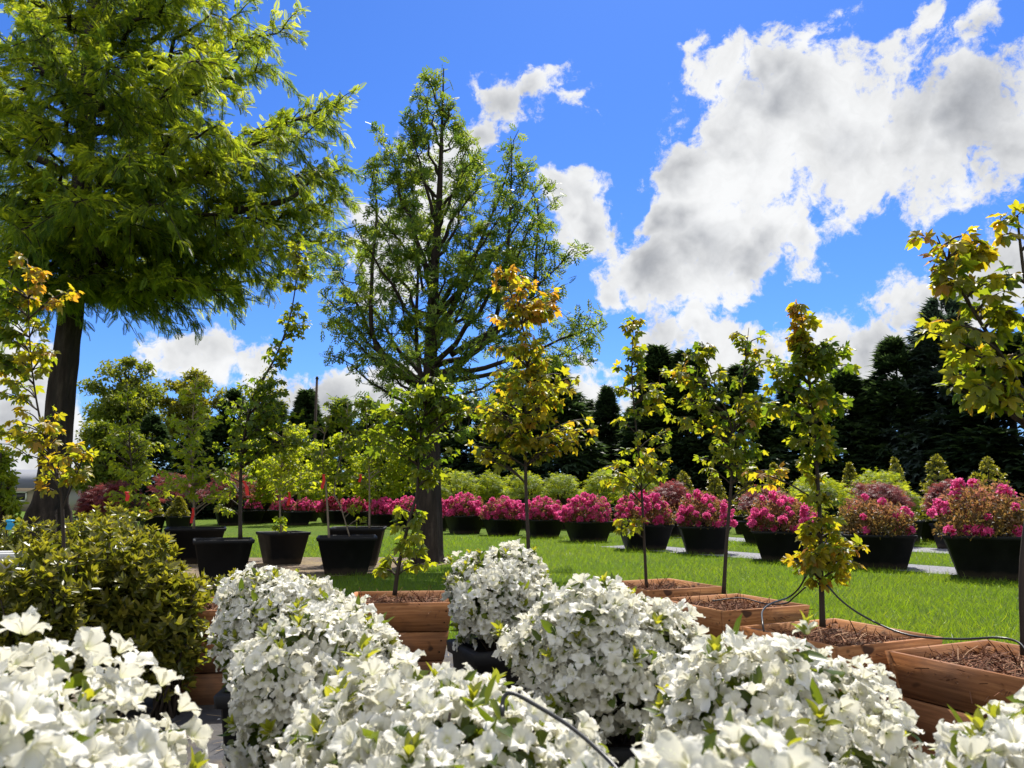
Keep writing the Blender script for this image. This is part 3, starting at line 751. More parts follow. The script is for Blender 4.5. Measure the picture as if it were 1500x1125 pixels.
def pole():
    root = thing('utility_pole', 'thin dark pole sticking up above the conifers', 'pole', (P(463, 560, 40)[0], 40, 0))
    a = Acc(); x = P(463, 555, 40); a.tube([(x[0], 40, 0), (x[0] + .05, 40, x[2])], [.09, .06], 8); a.build('shaft', M['bark'], root)
    b = Acc(); b.tube([(x[0] + .05, 40, x[2] - .01), (x[0] + .05, 40, x[2] + .12)], [.09, .05], 8); b.build('cap', M['bark'], root)
pole()
def house():
    p = P(14, 700, 60)
    root = thing('house', 'low distant house with grey roof beside the big trunk', 'house', (p[0], 60, 0))
    x0, x1, z = p[0] - 9, p[0] + 2.4, P(30, 714, 60)[2]
    w = Acc(); w.box(((x0 + x1) / 2, 63, z / 2), (x1 - x0, 6, z)); w.build('wall', tint_mat('house_wall', [(0, (.34, .27, .22)), (1, (.42, .34, .28))], .8, .2, 3, .5), root)
    zt = P(30, 686, 60)[2]
    r = Acc(); r.add([(x0 - .4, 59.5, z - .05), (x1 + .4, 59.5, z - .05), (x1 + .4, 66.5, z - .05), (x0 - .4, 66.5, z - .05), (x0 - .4, 63, zt), (x1 + .4, 63, zt)],
          [np.array([[0, 1, 5, 4], [2, 3, 4, 5], [3, 2, 1, 0]]), np.array([[1, 2, 5], [3, 0, 4]])]); r.build('roof', tint_mat('slate_roof', [(0, (.12, .13, .16)), (1, (.2, .21, .24))], .7, .3, 5, .6), root)
    f = Acc(); f.box((p[0] + .7, 59.97, z * .62), (1.3, .06, z * .34)); wd = f.build('window', M['hose'], root)
    g2 = Acc()
    for dx, dz, sx, sz in ((0, .5, 1.5, .1), (0, -.5, 1.5, .1), (-.7, 0, .1, 1.0), (.7, 0, .1, 1.0)): g2.box((p[0] + .7 + dx, 59.92, z * .62 + dz * z * .36), (sx, .08, sz * z * .36 if sz > .5 else sz))
    g2.build('frame', M['whitepot'], wd)
house()

# ------------------------------------------------------------------ pots, boxes
def ring(c, half, z, rot, ch=.05):
    h = half; k = h * (1 - ch)
    p = np.array([(k, -h), (h, -k), (h, k), (k, h), (-k, h), (-h, k), (-h, -k), (-k, -h)])
    co, si = math.cos(rot), math.sin(rot)
    return np.stack([c[0] + p[:, 0] * co - p[:, 1] * si, c[1] + p[:, 0] * si + p[:, 1] * co, np.full(8, z)], 1)
def pot_mesh(a, c, top, bot, h, rot, lip=.05):
    m = top / 2; w = lambda z: (bot + (top - bot) * z / h) / 2
    prof = [(bot / 2 * .97, 0), (bot / 2, .012), (w(h - lip) - .004, h - lip), (w(h - lip) + .012, h - lip + .004), (m + .012, h - .006), (m + .006, h), (m - .012, h), (m - .018, h - .008), (w(h - .09) - .02, h - .09)]
    V = np.concatenate([ring(c, r, c[2] + z, rot) for r, z in prof])
    i = np.arange(8); j = (i + 1) % 8
    fs = [np.concatenate([np.stack([k * 8 + i, k * 8 + j, (k + 1) * 8 + j, (k + 1) * 8 + i], 1) for k in range(len(prof) - 1)]), i[::-1][None]]
    a.add(V, fs)
def soil_disc(a, c, half, z, rot, chips=0):
    V = np.vstack([ring(c, half, z, rot), ring(c, half * .6, z + .012, rot), ring(c, half * .2, z + .018, rot)])
    i = np.arange(8); j = (i + 1) % 8
    a.add(V, [np.concatenate([np.stack([k * 8 + i, k * 8 + j, (k + 1) * 8 + j, (k + 1) * 8 + i], 1) for k in range(2)]), (i + 16)[None]], .5)
def black_pot(parent, c, top, bot, h, rot):
    a = Acc(); pot_mesh(a, c, top, bot, h, rot); p = a.build('pot', M['pot'], parent)
    s = Acc(); soil_disc(s, c, top / 2 - .03, c[2] + h - .05, rot); s.build('soil', M['soil'], p)
    return p
STRIP = T([(-.022, 0, 0), (.022, 0, 0), (.03, .5, .06), (-.015, .5, .08), (.012, 1, .0), (-.012, 1, .02)], [[(0, 1, 2, 3), (3, 2, 4, 5)]])
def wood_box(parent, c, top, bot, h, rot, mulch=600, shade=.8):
    """tapered planter of boards: four panels, mulch inside"""
    bx = bpy.data.objects.new('planter_box', None); scene.collection.objects.link(bx); bx.parent = parent; bx.empty_display_size = .1
    ORG[bx.name] = ORG[parent.name]
    co, si = math.cos(rot), math.sin(rot)
    def W(x, y, z): return np.array([c[0] + x * co - y * si, c[1] + x * si + y * co, c[2] + z])
    th = .022
    hw = lambda z: (bot + (top - bot) * z / h) / 2
    for s in range(4):
        a = Acc(); ang = s * math.pi / 2; cs, sn = math.cos(ang), math.sin(ang)
        def L(u, v, z): return W(u * cs - v * sn, u * sn + v * cs, z)
        zs = np.linspace(0, h, 4)
        for k in range(3):
            z0, z1 = zs[k] + (.007 if k else 0), zs[k + 1]
            dv = rs.normal() * .002
            e0, e1 = (hw(z0), hw(z1)) if s % 2 == 0 else (hw(z0) - th - .001, hw(z1) - th - .001)
            v0, v1 = -hw(z0) + dv, -hw(z1) + dv
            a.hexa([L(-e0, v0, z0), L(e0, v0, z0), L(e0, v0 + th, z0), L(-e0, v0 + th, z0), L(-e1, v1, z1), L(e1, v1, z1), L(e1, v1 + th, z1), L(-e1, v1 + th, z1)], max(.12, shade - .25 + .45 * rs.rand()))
            if s % 2 == 0:
                for e in (-1, 1):
                    for q in (.3, .7):
                        zz = z0 + (z1 - z0) * q; hx = e * (hw(zz) - .032); vv = v0 + (v1 - v0) * q
                        a.tube([L(hx, vv + .002, zz), L(hx, vv - .0025, zz)], .0048, 7, 0.0)
        # inner corner batten, behind the boards
        if s % 2 == 0:
            for e in (-1, 1):
                b0, b1 = e * (hw(0) - .05), e * (hw(h) - .05); q0, q1 = -hw(0) + th + .004, -hw(h) + th + .004
                a.hexa([L(b0 - .018, q0, .01), L(b0 + .018, q0, .01), L(b0 + .018, q0 + .03, .01), L(b0 - .018, q0 + .03, .01), L(b1 - .018, q1, h - .02), L(b1 + .018, q1, h - .02), L(b1 + .018, q1 + .03, h - .02), L(b1 - .018, q1 + .03, h - .02)], .5)
        a.build('side_panel', M['wood'], bx)
    s = Acc(); zt = h - .085; r = hw(zt) - .03
    n = 9; gx = np.linspace(-r, r, n)
    V = np.array([W(x, y, zt + .018 * rs.rand() + .02 * math.exp(-(x * x + y * y) / (r * r) * 3)) for y in gx for x in gx])
    f = [(j * n + i, j * n + i + 1, (j + 1) * n + i + 1, (j + 1) * n + i) for j in range(n - 1) for i in range(n - 1)]
    s.add(V, [np.array(f)], .12)
    k = mulch; xy = (rs.rand(k, 2) * 2 - 1) * r
    pos = np.array([W(x, y, zt + .025 + .02 * rs.rand()) for x, y in xy]); d = rdir(k); d[:, 2] *= .3
    s.scatter(STRIP, pos, d, rdir(k) * .5 + [0, 0, 1.], .035 + .075 * rs.rand(k), rs.rand(k))
    s.build('mulch', M['mulch'], bx)
    return bx

# ------------------------------------------------------------------ saplings
def sapling(root, Y, stem, clumps, leaf, mats, r0, tmpl=None, stemmat='stem', droop=.35, split=None, nodes=2, tip=3, gold_at=None, dens=.95):
    leaf = leaf * .56
    """stem: photo points; clumps: (px, py, rx, ry, shoots, gold share)"""
    tmpl = tmpl or MAPLE
    st, cr = Acc(), Acc()
    stems = [stem] + list(split or [])
    cs = []
    for i, s in enumerate(stems):
        pts = [P(q[0], q[1], Y + (q[2] if len(q) > 2 else 0)) for q in s]
        c = curve(pts, 26); cs.append(c)
        w = np.linspace(0, 1, 26); st.tube(c, r0 * (1 if i == 0 else .6) * np.interp(w, [0, .05, 1], [1.15, 1, .22]), 8, .4)
    pos, dr, nr, sz, ti = [], [], [], [], []
    for cl in clumps:
        px, py, rx, ry, ns = cl[:5]; gold = (cl[5] if len(cl) > 5 else .5) - .16
        ns = max(1, round(ns * dens)); rx *= 1.08; ry *= 1.08
        for k in range(ns):
            while True:
                q = rs.uniform(-1, 1, 3)
                if (q ** 2).sum() < 1: break
            tg = P(px + rx * q[0], py + ry * q[1], Y + rx / FOC * Y * q[2] * .9)
            best = None
            for c in cs:                           # where the shoot leaves the stem
                hd = np.linalg.norm((c - tg)[:, :2], axis=1)
                e = np.abs(c[:, 2] - (tg[2] - .5 * hd)) + .6 * hd
                i = int(np.argmin(e))
                if best is None or e[i] < best[0]: best = (e[i], c[i])
            at = best[1]; L = np.linalg.norm(tg - at)
            sh = limb_points(at, tg, .0, .10 * L, 7, .01 * L)
            st.tube(sh, np.linspace(min(r0 * .4, .006 + .006 * L), .0022, 7), 5, .5)
            ax = unit(tg - at); hz = unit(ax * [1, 1, .2] + rs.normal(size=3) * .15)
            for m in range(nodes):
                u = .45 + .55 * (m + .3) / nodes
                p = np.array([np.interp(u, np.linspace(0, 1, 7), sh[:, c]) for c in range(3)])
                s0 = unit(np.cross(hz, [0, 0, 1.]) + rs.normal(size=3) * .4)
                for sg in (-1, 1):
                    d = unit(s0 * sg + hz * .6 + [0, 0, -droop * (.3 + rs.rand())])
                    pet = leaf * (.35 + .3 * rs.rand()); b = p + d * pet + [0, 0, pet * .25]
                    st.tube([p, b], [.0014, .001], 3, .9, False)
                    pos.append(b); dr.append(unit(d + [0, 0, -droop * (.4 + rs.rand()) * 1.5])); nr.append(unit([0, 0, 1.] + .55 * rs.normal(size=3))); sz.append(leaf * (.6 + .5 * rs.rand())); ti.append(gold + .26 * rs.normal())
            for m in range(tip):
                d = unit(rdir(1)[0] * 1.0 + hz * .5 + [0, 0, -droop * .7])
                pos.append(tg + d * leaf * .3); dr.append(unit(d + [0, 0, -droop * rs.rand()])); nr.append(unit([0, 0, 1.] + .6 * rs.normal(size=3))); sz.append(leaf * (.5 + .5 * rs.rand())); ti.append(gold + .12 + .22 * rs.normal())
    cr.scatter(tmpl, np.array(pos), np.array(dr), np.array(nr), np.array(sz), np.clip(ti, 0, 1))
    st.build('trunk', M[stemmat], root, True)
    cr.build('crown', M[mats], root)
    return cs

RIM = .50
ROT = math.radians(24.5)
GB = 'young maples in wooden planter boxes'
def boxed(label, px, Y, stem, clumps, leaf, mat, r0, top=.60, rot=ROT, off=(0, 0), seed=1, shade=.8, **kw):
    rs.seed(seed)
    c = P(px, 800, Y); c[2] = 0; c[0] += off[0]; c[1] += off[1]
    root = thing('boxed_maple', label, 'tree', c, GB)
    wood_box(root, c, top, top * .74, RIM, rot, 2600, shade)
    if stem: sapling(root, Y, stem, clumps, leaf, mat, r0, **kw)
    return root
boxed('upright young maple with a low leafy skirt in the middle wooden box', 1205, 3.70,
      [(1205, 918), (1203, 850), (1200, 740), (1190, 600), (1180, 520), (1172, 446)],
      [(1205, 800, 52, 50, 30, .62), (1190, 720, 30, 30, 6, .6), (1185, 650, 40, 40, 11, .45), (1180, 585, 55, 38, 18, .32), (1225, 520, 42, 22, 10, .32), (1150, 545, 35, 20, 7, .35), (1178, 520, 30, 28, 9, .42), (1172, 478, 20, 24, 8, .85), (1172, 452, 8, 8, 2, .95), (1095, 690, 8, 18, 0, .8)],
      .085, 'gold', .013, seed=21, off=(.045, 0), dens=1.35)
boxed('young two-topped maple in the wooden box behind the leafy-skirted one', 1068, 4.72,
      [(1060, 870), (1064, 800), (1072, 690), (1070, 620), (1045, 560), (1028, 500)],
      [(1025, 510, 22, 22, 6, .45), (1000, 545, 30, 20, 7, .45), (1095, 500, 24, 24, 7, .5), (1110, 530, 24, 16, 4, .45), (1040, 560, 40, 30, 12, .4), (1015, 600, 30, 30, 9, .45), (1110, 600, 35, 30, 14, .5), (1075, 630, 45, 40, 16, .3), (1060, 680, 40, 25, 9, .45), (1085, 660, 30, 25, 7, .3), (1140, 690, 12, 25, 3, .8)],
      .092, 'gold', .012, seed=22, off=(0, 0), split=[[(1070, 650), (1085, 580), (1097, 480)]])
boxed('slender young maple in the rearmost wooden box of the row', 965, 5.65,
      [(947, 862), (944, 800), (938, 690), (926, 560), (928, 470)],
      [(930, 480, 18, 16, 6, .6), (925, 520, 26, 24, 9, .4), (920, 560, 24, 20, 8, .4), (960, 570, 24, 16, 6, .45), (925, 610, 24, 16, 3, .5), (940, 680, 45, 32, 16, .5), (915, 700, 30, 20, 6, .5), (925, 755, 24, 22, 4, .6), (970, 590, 18, 14, 3, .4), (955, 640, 26, 14, 4, .4)],
      .098, 'gold', .012, seed=23)
boxed('large-leaved yellow-green maple at the frame edge in the nearest wooden box', 1470, 3.02,
      [(1503, 960), (1500, 820), (1520, 640), (1515, 480), (1500, 400), (1490, 318)],
      [(1485, 330, 22, 18, 3, .7), (1390, 360, 42, 26, 5, .75), (1440, 385, 46, 34, 7, .6), (1400, 410, 50, 28, 5, .6), (1450, 440, 60, 40, 9, .5), (1385, 475, 45, 30, 6, .55), (1440, 510, 60, 36, 9, .5), (1420, 555, 50, 26, 7, .55), (1500, 460, 50, 80, 10, .45), (1480, 570, 40, 20, 5, .45), (1560, 420, 50, 90, 8, .5), (1570, 560, 40, 60, 5, .5)],
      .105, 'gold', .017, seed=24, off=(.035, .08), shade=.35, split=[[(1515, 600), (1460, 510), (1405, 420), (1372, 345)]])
boxed('leaning young maple in a reddish wooden box before the airy tree', 590, 4.95,
      [(578, 872), (584, 830), (600, 760), (611, 720), (614, 655), (625, 580), (622, 552)],
      [(625, 565, 24, 18, 5, .45), (600, 600, 44, 34, 14, .4), (650, 600, 40, 36, 14, .4), (690, 600, 34, 30, 9, .5), (640, 650, 40, 30, 10, .35), (580, 650, 40, 30, 8, .4), (625, 700, 24, 20, 6, .55), (600, 770, 26, 26, 6, .7), (590, 820, 40, 22, 7, .75), (560, 620, 24, 22, 4, .4)],
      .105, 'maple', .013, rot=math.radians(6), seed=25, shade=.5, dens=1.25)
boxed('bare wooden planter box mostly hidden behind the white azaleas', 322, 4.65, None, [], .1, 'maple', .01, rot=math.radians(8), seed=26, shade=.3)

# golden maple behind the rear white azalea
rs.seed(40)
Yg = 4.35
gr = thing('potted_maple', 'golden-leaved young maple on a tall thin stem behind the rear white azalea', 'tree', [*P(775, 800, Yg)[:2], 0], 'potted maples')
black_pot(gr, np.array([P(775, 800, Yg)[0], Yg, 0]), .42, .32, .40, .3)
sapling(gr, Yg, [(776, 880), (774, 800), (770, 700), (771, 600), (770, 500), (748, 430), (737, 395)],
        [(737, 400, 14, 14, 4, .95), (775, 430, 48, 28, 20, .85), (770, 465, 46, 24, 14, .75), (765, 520, 44, 34, 14, .72), (780, 560, 60, 36, 22, .68), (760, 610, 62, 40, 28, .62), (800, 640, 45, 30, 14, .62), (720, 650, 34, 26, 8, .55), (755, 660, 40, 24, 9, .6), (848, 640, 30, 26, 8, .66), (705, 620, 30, 30, 8, .55)],
        .086, 'gold', .0115, dens=1.05)

# black-potted saplings on the bare strip
GP = 'potted maples'
def potted(label, px, Y, w, stem, clumps, leaf, mat, r0, rot=0.1, h=.55, seed=1, stemmat='stem', **kw):
    rs.seed(seed)
    c = P(px, 800, Y); c[2] = 0
    root = thing('potted_maple', label, 'tree', c, GP)
    black_pot(root, c, w, w * .70, h, rot)
    sapling(root, Y, stem, clumps, leaf * .92, mat, r0, stemmat=stemmat, dens=1.55, **kw)
    return root
potted('tall curved maple with golden tip in the big black pot beside the olive shrub', 327, 10.6, .72,
       [(352, 790), (352, 740), (355, 660), (372, 580), (405, 520), (428, 450), (440, 355)],
       [(440, 372, 14, 20, 8, .95), (435, 410, 18, 24, 9, .85), (432, 470, 20, 28, 9, .7), (410, 520, 22, 20, 7, .5), (390, 560, 36, 24, 12, .35), (370, 600, 46, 30, 20, .3), (360, 650, 40, 34, 18, .3), (410, 600, 30, 26, 9, .4), (345, 700, 30, 18, 5, .4), (430, 640, 24, 30, 8, .5), (330, 740, 14, 14, 2, .6)],
       .16, 'maple', .026, .37, seed=51)
potted('pale-stemmed yellow-green maple in the black pot behind the tall curved one', 286, 13.6, .93,
       [(284, 775), (284, 720), (281, 650), (285, 580), (290, 545)],
       [(288, 575, 26, 18, 8, .7), (285, 610, 38, 24, 14, .6), (280, 650, 36, 26, 14, .7), (270, 700, 40, 22, 14, .8), (305, 690, 40, 24, 12, .75), (300, 720, 40, 14, 8, .8)],
       .17, 'lime', .022, .35, .58, seed=52, stemmat='palestem')
potted('short yellow-green maple in the separate black pot on the lawn edge', 414, 13.4, .68,
       [(412, 782), (410, 740), (412, 680), (415, 620)],
       [(415, 630, 34, 22, 8, .7), (400, 665, 40, 26, 14, .7), (440, 670, 36, 26, 12, .75), (420, 700, 46, 22, 14, .75), (412, 765, 14, 10, 3, .4)],
       .16, 'lime', .018, .62, .52, seed=53, stemmat='palestem')
potted('two leaning pale stems in the front black pot beside the airy trunk', 508, 11.7, .82,
       [(482, 790), (478, 720), (472, 660), (485, 600)],
       [(480, 620, 26, 20, 6, .5), (500, 600, 30, 22, 8, .5), (470, 660, 26, 24, 7, .55), (520, 640, 30, 24, 9, .5), (500, 690, 30, 18, 5, .7), (522, 752, 14, 10, 2, .8)],
       .15, 'maple', .016, .2, .53, seed=54, stemmat='palestem', split=[[(512, 786), (500, 745), (490, 715), (505, 640), (510, 590)]])
potted('straight slim maple in the black pot tucked behind the two leaning stems', 524, 13.2, .86,
       [(541, 775), (541, 700), (538, 640), (535, 580)],
       [(535, 600, 30, 20, 8, .45), (545, 640, 36, 26, 12, .5), (560, 670, 34, 22, 9, .6), (530, 690, 34, 18, 8, .7)],
       .15, 'maple', .016, .1, .60, seed=55, stemmat='palestem')
potted('layered yellow-green maple in the black pot half hidden by the olive shrub', 205, 12.0, .72,
       [(200, 780), (196, 720), (190, 650), (186, 560)],
       [(188, 580, 16, 14, 3, .5), (185, 620, 24, 12, 5, .55), (200, 655, 40, 12, 9, .7), (190, 690, 44, 14, 11, .75), (205, 722, 46, 16, 14, .8), (200, 750, 40, 14, 10, .8), (165, 650, 30, 24, 7, .3)],
       .14, 'lime', .018, .5, .55, seed=56)

# sapling at the frame edge, in front of the big trunk
rs.seed(60)
er = thing('young_maple', 'spindly bronze-leaved maple at the frame edge before the big trunk', 'tree', [*P(88, 800, 5.0)[:2], 0])
sapling(er, 5.0, [(96, 960), (92, 760), (84, 700), (60, 620), (45, 520), (40, 380)],
        [(40, 390, 24, 16, 6, .95), (45, 430, 34, 20, 8, .75), (95, 435, 18, 24, 4, .9), (30, 480, 34, 24, 8, .5), (20, 550, 40, 40, 16, .55), (75, 520, 26, 22, 5, .7), (50, 620, 46, 34, 14, .65), (20, 640, 30, 24, 7, .5), (95, 660, 44, 20, 12, .75), (90, 690, 40, 16, 8, .7), (0, 440, 24, 50, 12, .3), (5, 510, 26, 40, 12, .2), (62, 712, 10, 8, 1, .8)],
        .10, 'gold', .012, split=[[(90, 750), (110, 700), (128, 655)]])

# ------------------------------------------------------------------ shrubs
def surf(n, lo=-.35, bumps=7, amp=.16):
    """points spread over a lumpy dome; returns directions and radius factors"""
    i = np.arange(n) + .5; z = 1 - (1 - lo) * i / n; ph = math.pi * (1 + 5 ** .5) * i
    r = np.sqrt(np.maximum(0, 1 - z * z)); d = np.stack([np.cos(ph) * r, np.sin(ph) * r, z], 1)
    d = unit(d + rs.normal(size=d.shape) * .6 / math.sqrt(n))
    b = unit(rs.normal(size=(bumps, 3)) + [0, 0, .4]); k = np.max(np.exp((d @ b.T - 1) * 7), axis=1)
    return d, 1 - amp + 1.4 * amp * k
def whorl(acc, pos, ax, n, length, open_=.7, tint=.6, tvar=.2, tmpl=None):
    k = len(pos); 
    for j in range(n):
        a = j * 2 * math.pi / n + rs.rand(k) * 1.0
        ref = unit(np.cross(ax, np.array([.3, .8, .52]))); ref2 = np.cross(ax, ref)
        rad = np.cos(a)[:, None] * ref + np.sin(a)[:, None] * ref2
        o = (open_ * (.55 + .8 * rs.rand(k)))[:, None]
        acc.scatter(tmpl or LEAF, pos, unit(ax + rad * o), unit(ax - rad * .6), length * (.65 + .55 * rs.rand(k)), np.clip(tint + tvar * rs.normal(size=k), 0, 1))

def olive_shrub(label, px, py_top, Y, R, seed, n=330, zc=None):
    rs.seed(seed)
    top = P(px, py_top, Y); c = np.array([top[0], Y, 0])
    root = thing('rhododendron', label, 'shrub', c)
    zc = zc or top[2] * .52
    rad = np.array([R, R * .85, top[2] - zc])
    d, f = surf(n, -.75, 12, .34)
    low = d[:, 2] < 0; hn = np.linalg.norm(d[:, :2], axis=1)
    d[low, :2] *= (np.maximum(hn[low], .93) / np.maximum(hn[low], .05))[:, None]
    pos = c + [0, 0, zc] + d * f[:, None] * rad; pos[:, 2] = np.maximum(pos[:, 2], .04)
    fo = Acc()
    pos += rs.normal(size=pos.shape) * .025; pos[:, 2] = np.maximum(pos[:, 2], .03)
    ax = unit(d + [0, 0, .7] + rs.normal(size=d.shape) * .35)
    whorl(fo, pos, ax, 8, .055, .8, .66, .22, LEAF)
    whorl(fo, pos - ax * .03, ax, 6, .06, 1.7, .40, .2, LEAF)
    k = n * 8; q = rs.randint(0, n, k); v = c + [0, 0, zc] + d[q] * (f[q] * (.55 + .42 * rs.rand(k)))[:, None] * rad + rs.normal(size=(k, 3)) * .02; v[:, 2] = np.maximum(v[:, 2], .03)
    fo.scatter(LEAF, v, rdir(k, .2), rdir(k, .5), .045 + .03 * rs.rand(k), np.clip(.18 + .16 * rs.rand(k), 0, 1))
    fo.build('foliage', M['rhodo'], root)
    st = Acc()
    for p in pos[::5]: st.tube(limb_points(c + [rs.normal() * .04, rs.normal() * .04, 0], p, 0, .1, 6, .02), np.linspace(.009, .003, 6), 5)
    st.build('stem', M['stem'], root)
olive_shrub('large olive-green evergreen shrub behind the nearest white azaleas', 175, 790, 4.3, .37, 71, 400)
olive_shrub('upper olive-green shrub at the foot of the big trunk', 150, 748, 6.6, .48, 72, 300)
olive_shrub('second olive shrub leaning towards the nearest azalea corner', 62, 815, 3.9, .28, 76, 230)
olive_shrub('small dark olive shrub squeezed beside the hidden planter box', 252, 850, 4.2, .16, 73, 120)
olive_shrub('yellowish shrub at the frame edge beside the blue tag', 18, 770, 6.2, .34, 74, 170)
olive_shrub('low green clump in front of the tall curved maple pot', 345, 838, 7.6, .30, 75, 120, .12)

# white pot at the frame edge
wp = thing('plant_pot', 'pale grey pot at the frame edge under the yellowish shrub', 'pot', [*P(2, 800, 5.6)[:2], 0])
a = Acc(); pot_mesh(a, np.array([P(2, 800, 5.6)[0], 5.6, 0]), .26, .2, .72, .2); pp = a.build('body', M['whitepot'], wp)
s_ = Acc(); soil_disc(s_, np.array([P(2, 800, 5.6)[0], 5.6, 0]), .10, .66, .2); s_.build('soil', M['soil'], wp)

# ------------------------------------------------------------------ white azaleas
def flower_template(hi, seed):
    """azalea bloom: five ruffled lobes flaring from a funnel, stamens; axis +y"""
    r = np.random.RandomState(seed); v, f, t = [], [], []
    nu, nv = (7, 8) if hi else (5, 4)
    for p in range(5):
        a0 = p * 2 * math.pi / 5 + r.normal() * .08; ph = r.rand(3) * 6; lean = r.normal() * .10; L = 1 + r.normal() * .06; b = len(v)
        for j in range(nv):
            s = 1 - (1 - j / (nv - 1)) ** 1.5
            rr = (.07 + .93 * s ** 1.25) * L; yy = .72 * s ** .72 - .85 * max(0, s - .5) ** 1.5 + 2 * lean * s * s
            wid = .50 * s ** .55 * math.sqrt(max(0, 1 - (max(0, s - .1) / .9) ** 4)) + .06
            for i in range(nu):
                k = 2 * i / (nu - 1) - 1
                x = k * wid * (.95)
                rad = rr - .16 * k * k * s
                ruf = .10 * s * k * math.sin(k * 5 + ph[0]) + .09 * s * s * math.sin(k * 9 + ph[1] + s * 6) + .16 * s * k * k * (1.2 - s) + (.05 * s if p % 2 else -.04 * s) + .10 * (s ** 3) * math.sin(ph[2] + 2 * k)
                ca, sa = math.cos(a0), math.sin(a0)
                v.append((rad * ca - x * sa, yy + ruf, rad * sa + x * ca)); t.append(.02 + .75 * min(1, s * 1.35) ** .7)
        for j in range(nv - 1):
            for i in range(nu - 1): q = b + j * nu + i; f.append((q, q + 1, q + nu + 1, q + nu))
    tri = []
    if hi:
        for k in range(6):
            a = r.rand() * 6.28; e = np.array([.30 * math.cos(a), 1.0 + .25 * r.rand(), .30 * math.sin(a) + .1]); b = len(v)
            for y, w in ((0, .012), (.55, .010), (1, .008)):
                p = np.array([0, .05, 0]) * (1 - y) + e * y; p[0] *= y; v += [(p[0] - w, p[1], p[2]), (p[0] + w, p[1], p[2] + w)]; t += [.30, .30]
            f += [(b, b + 1, b + 3, b + 2), (b + 2, b + 3, b + 5, b + 4)]
            b2 = len(v); w = .022; v += [(e[0] - w, e[1], e[2] - w), (e[0] + w, e[1], e[2] - w), (e[0] + w, e[1] + .05, e[2] + w), (e[0] - w, e[1] + .05, e[2] + w)]; t += [.1] * 4; f.append((b2, b2 + 1, b2 + 2, b2 + 3))
    tt = np.array(t); return np.array(v), [np.array(f)], tt - .0
HI = [flower_template(True, 100 + i) for i in range(7)]
LO = [flower_template(False, 200 + i) for i in range(5)]
blossom_mesh = []
for tm in HI:
    a = Acc(); a.add(tm[0], tm[1], tm[2]); o = a.build('blossom', M['petal'], None, True); blossom_mesh.append(o.data); bpy.data.objects.remove(o)

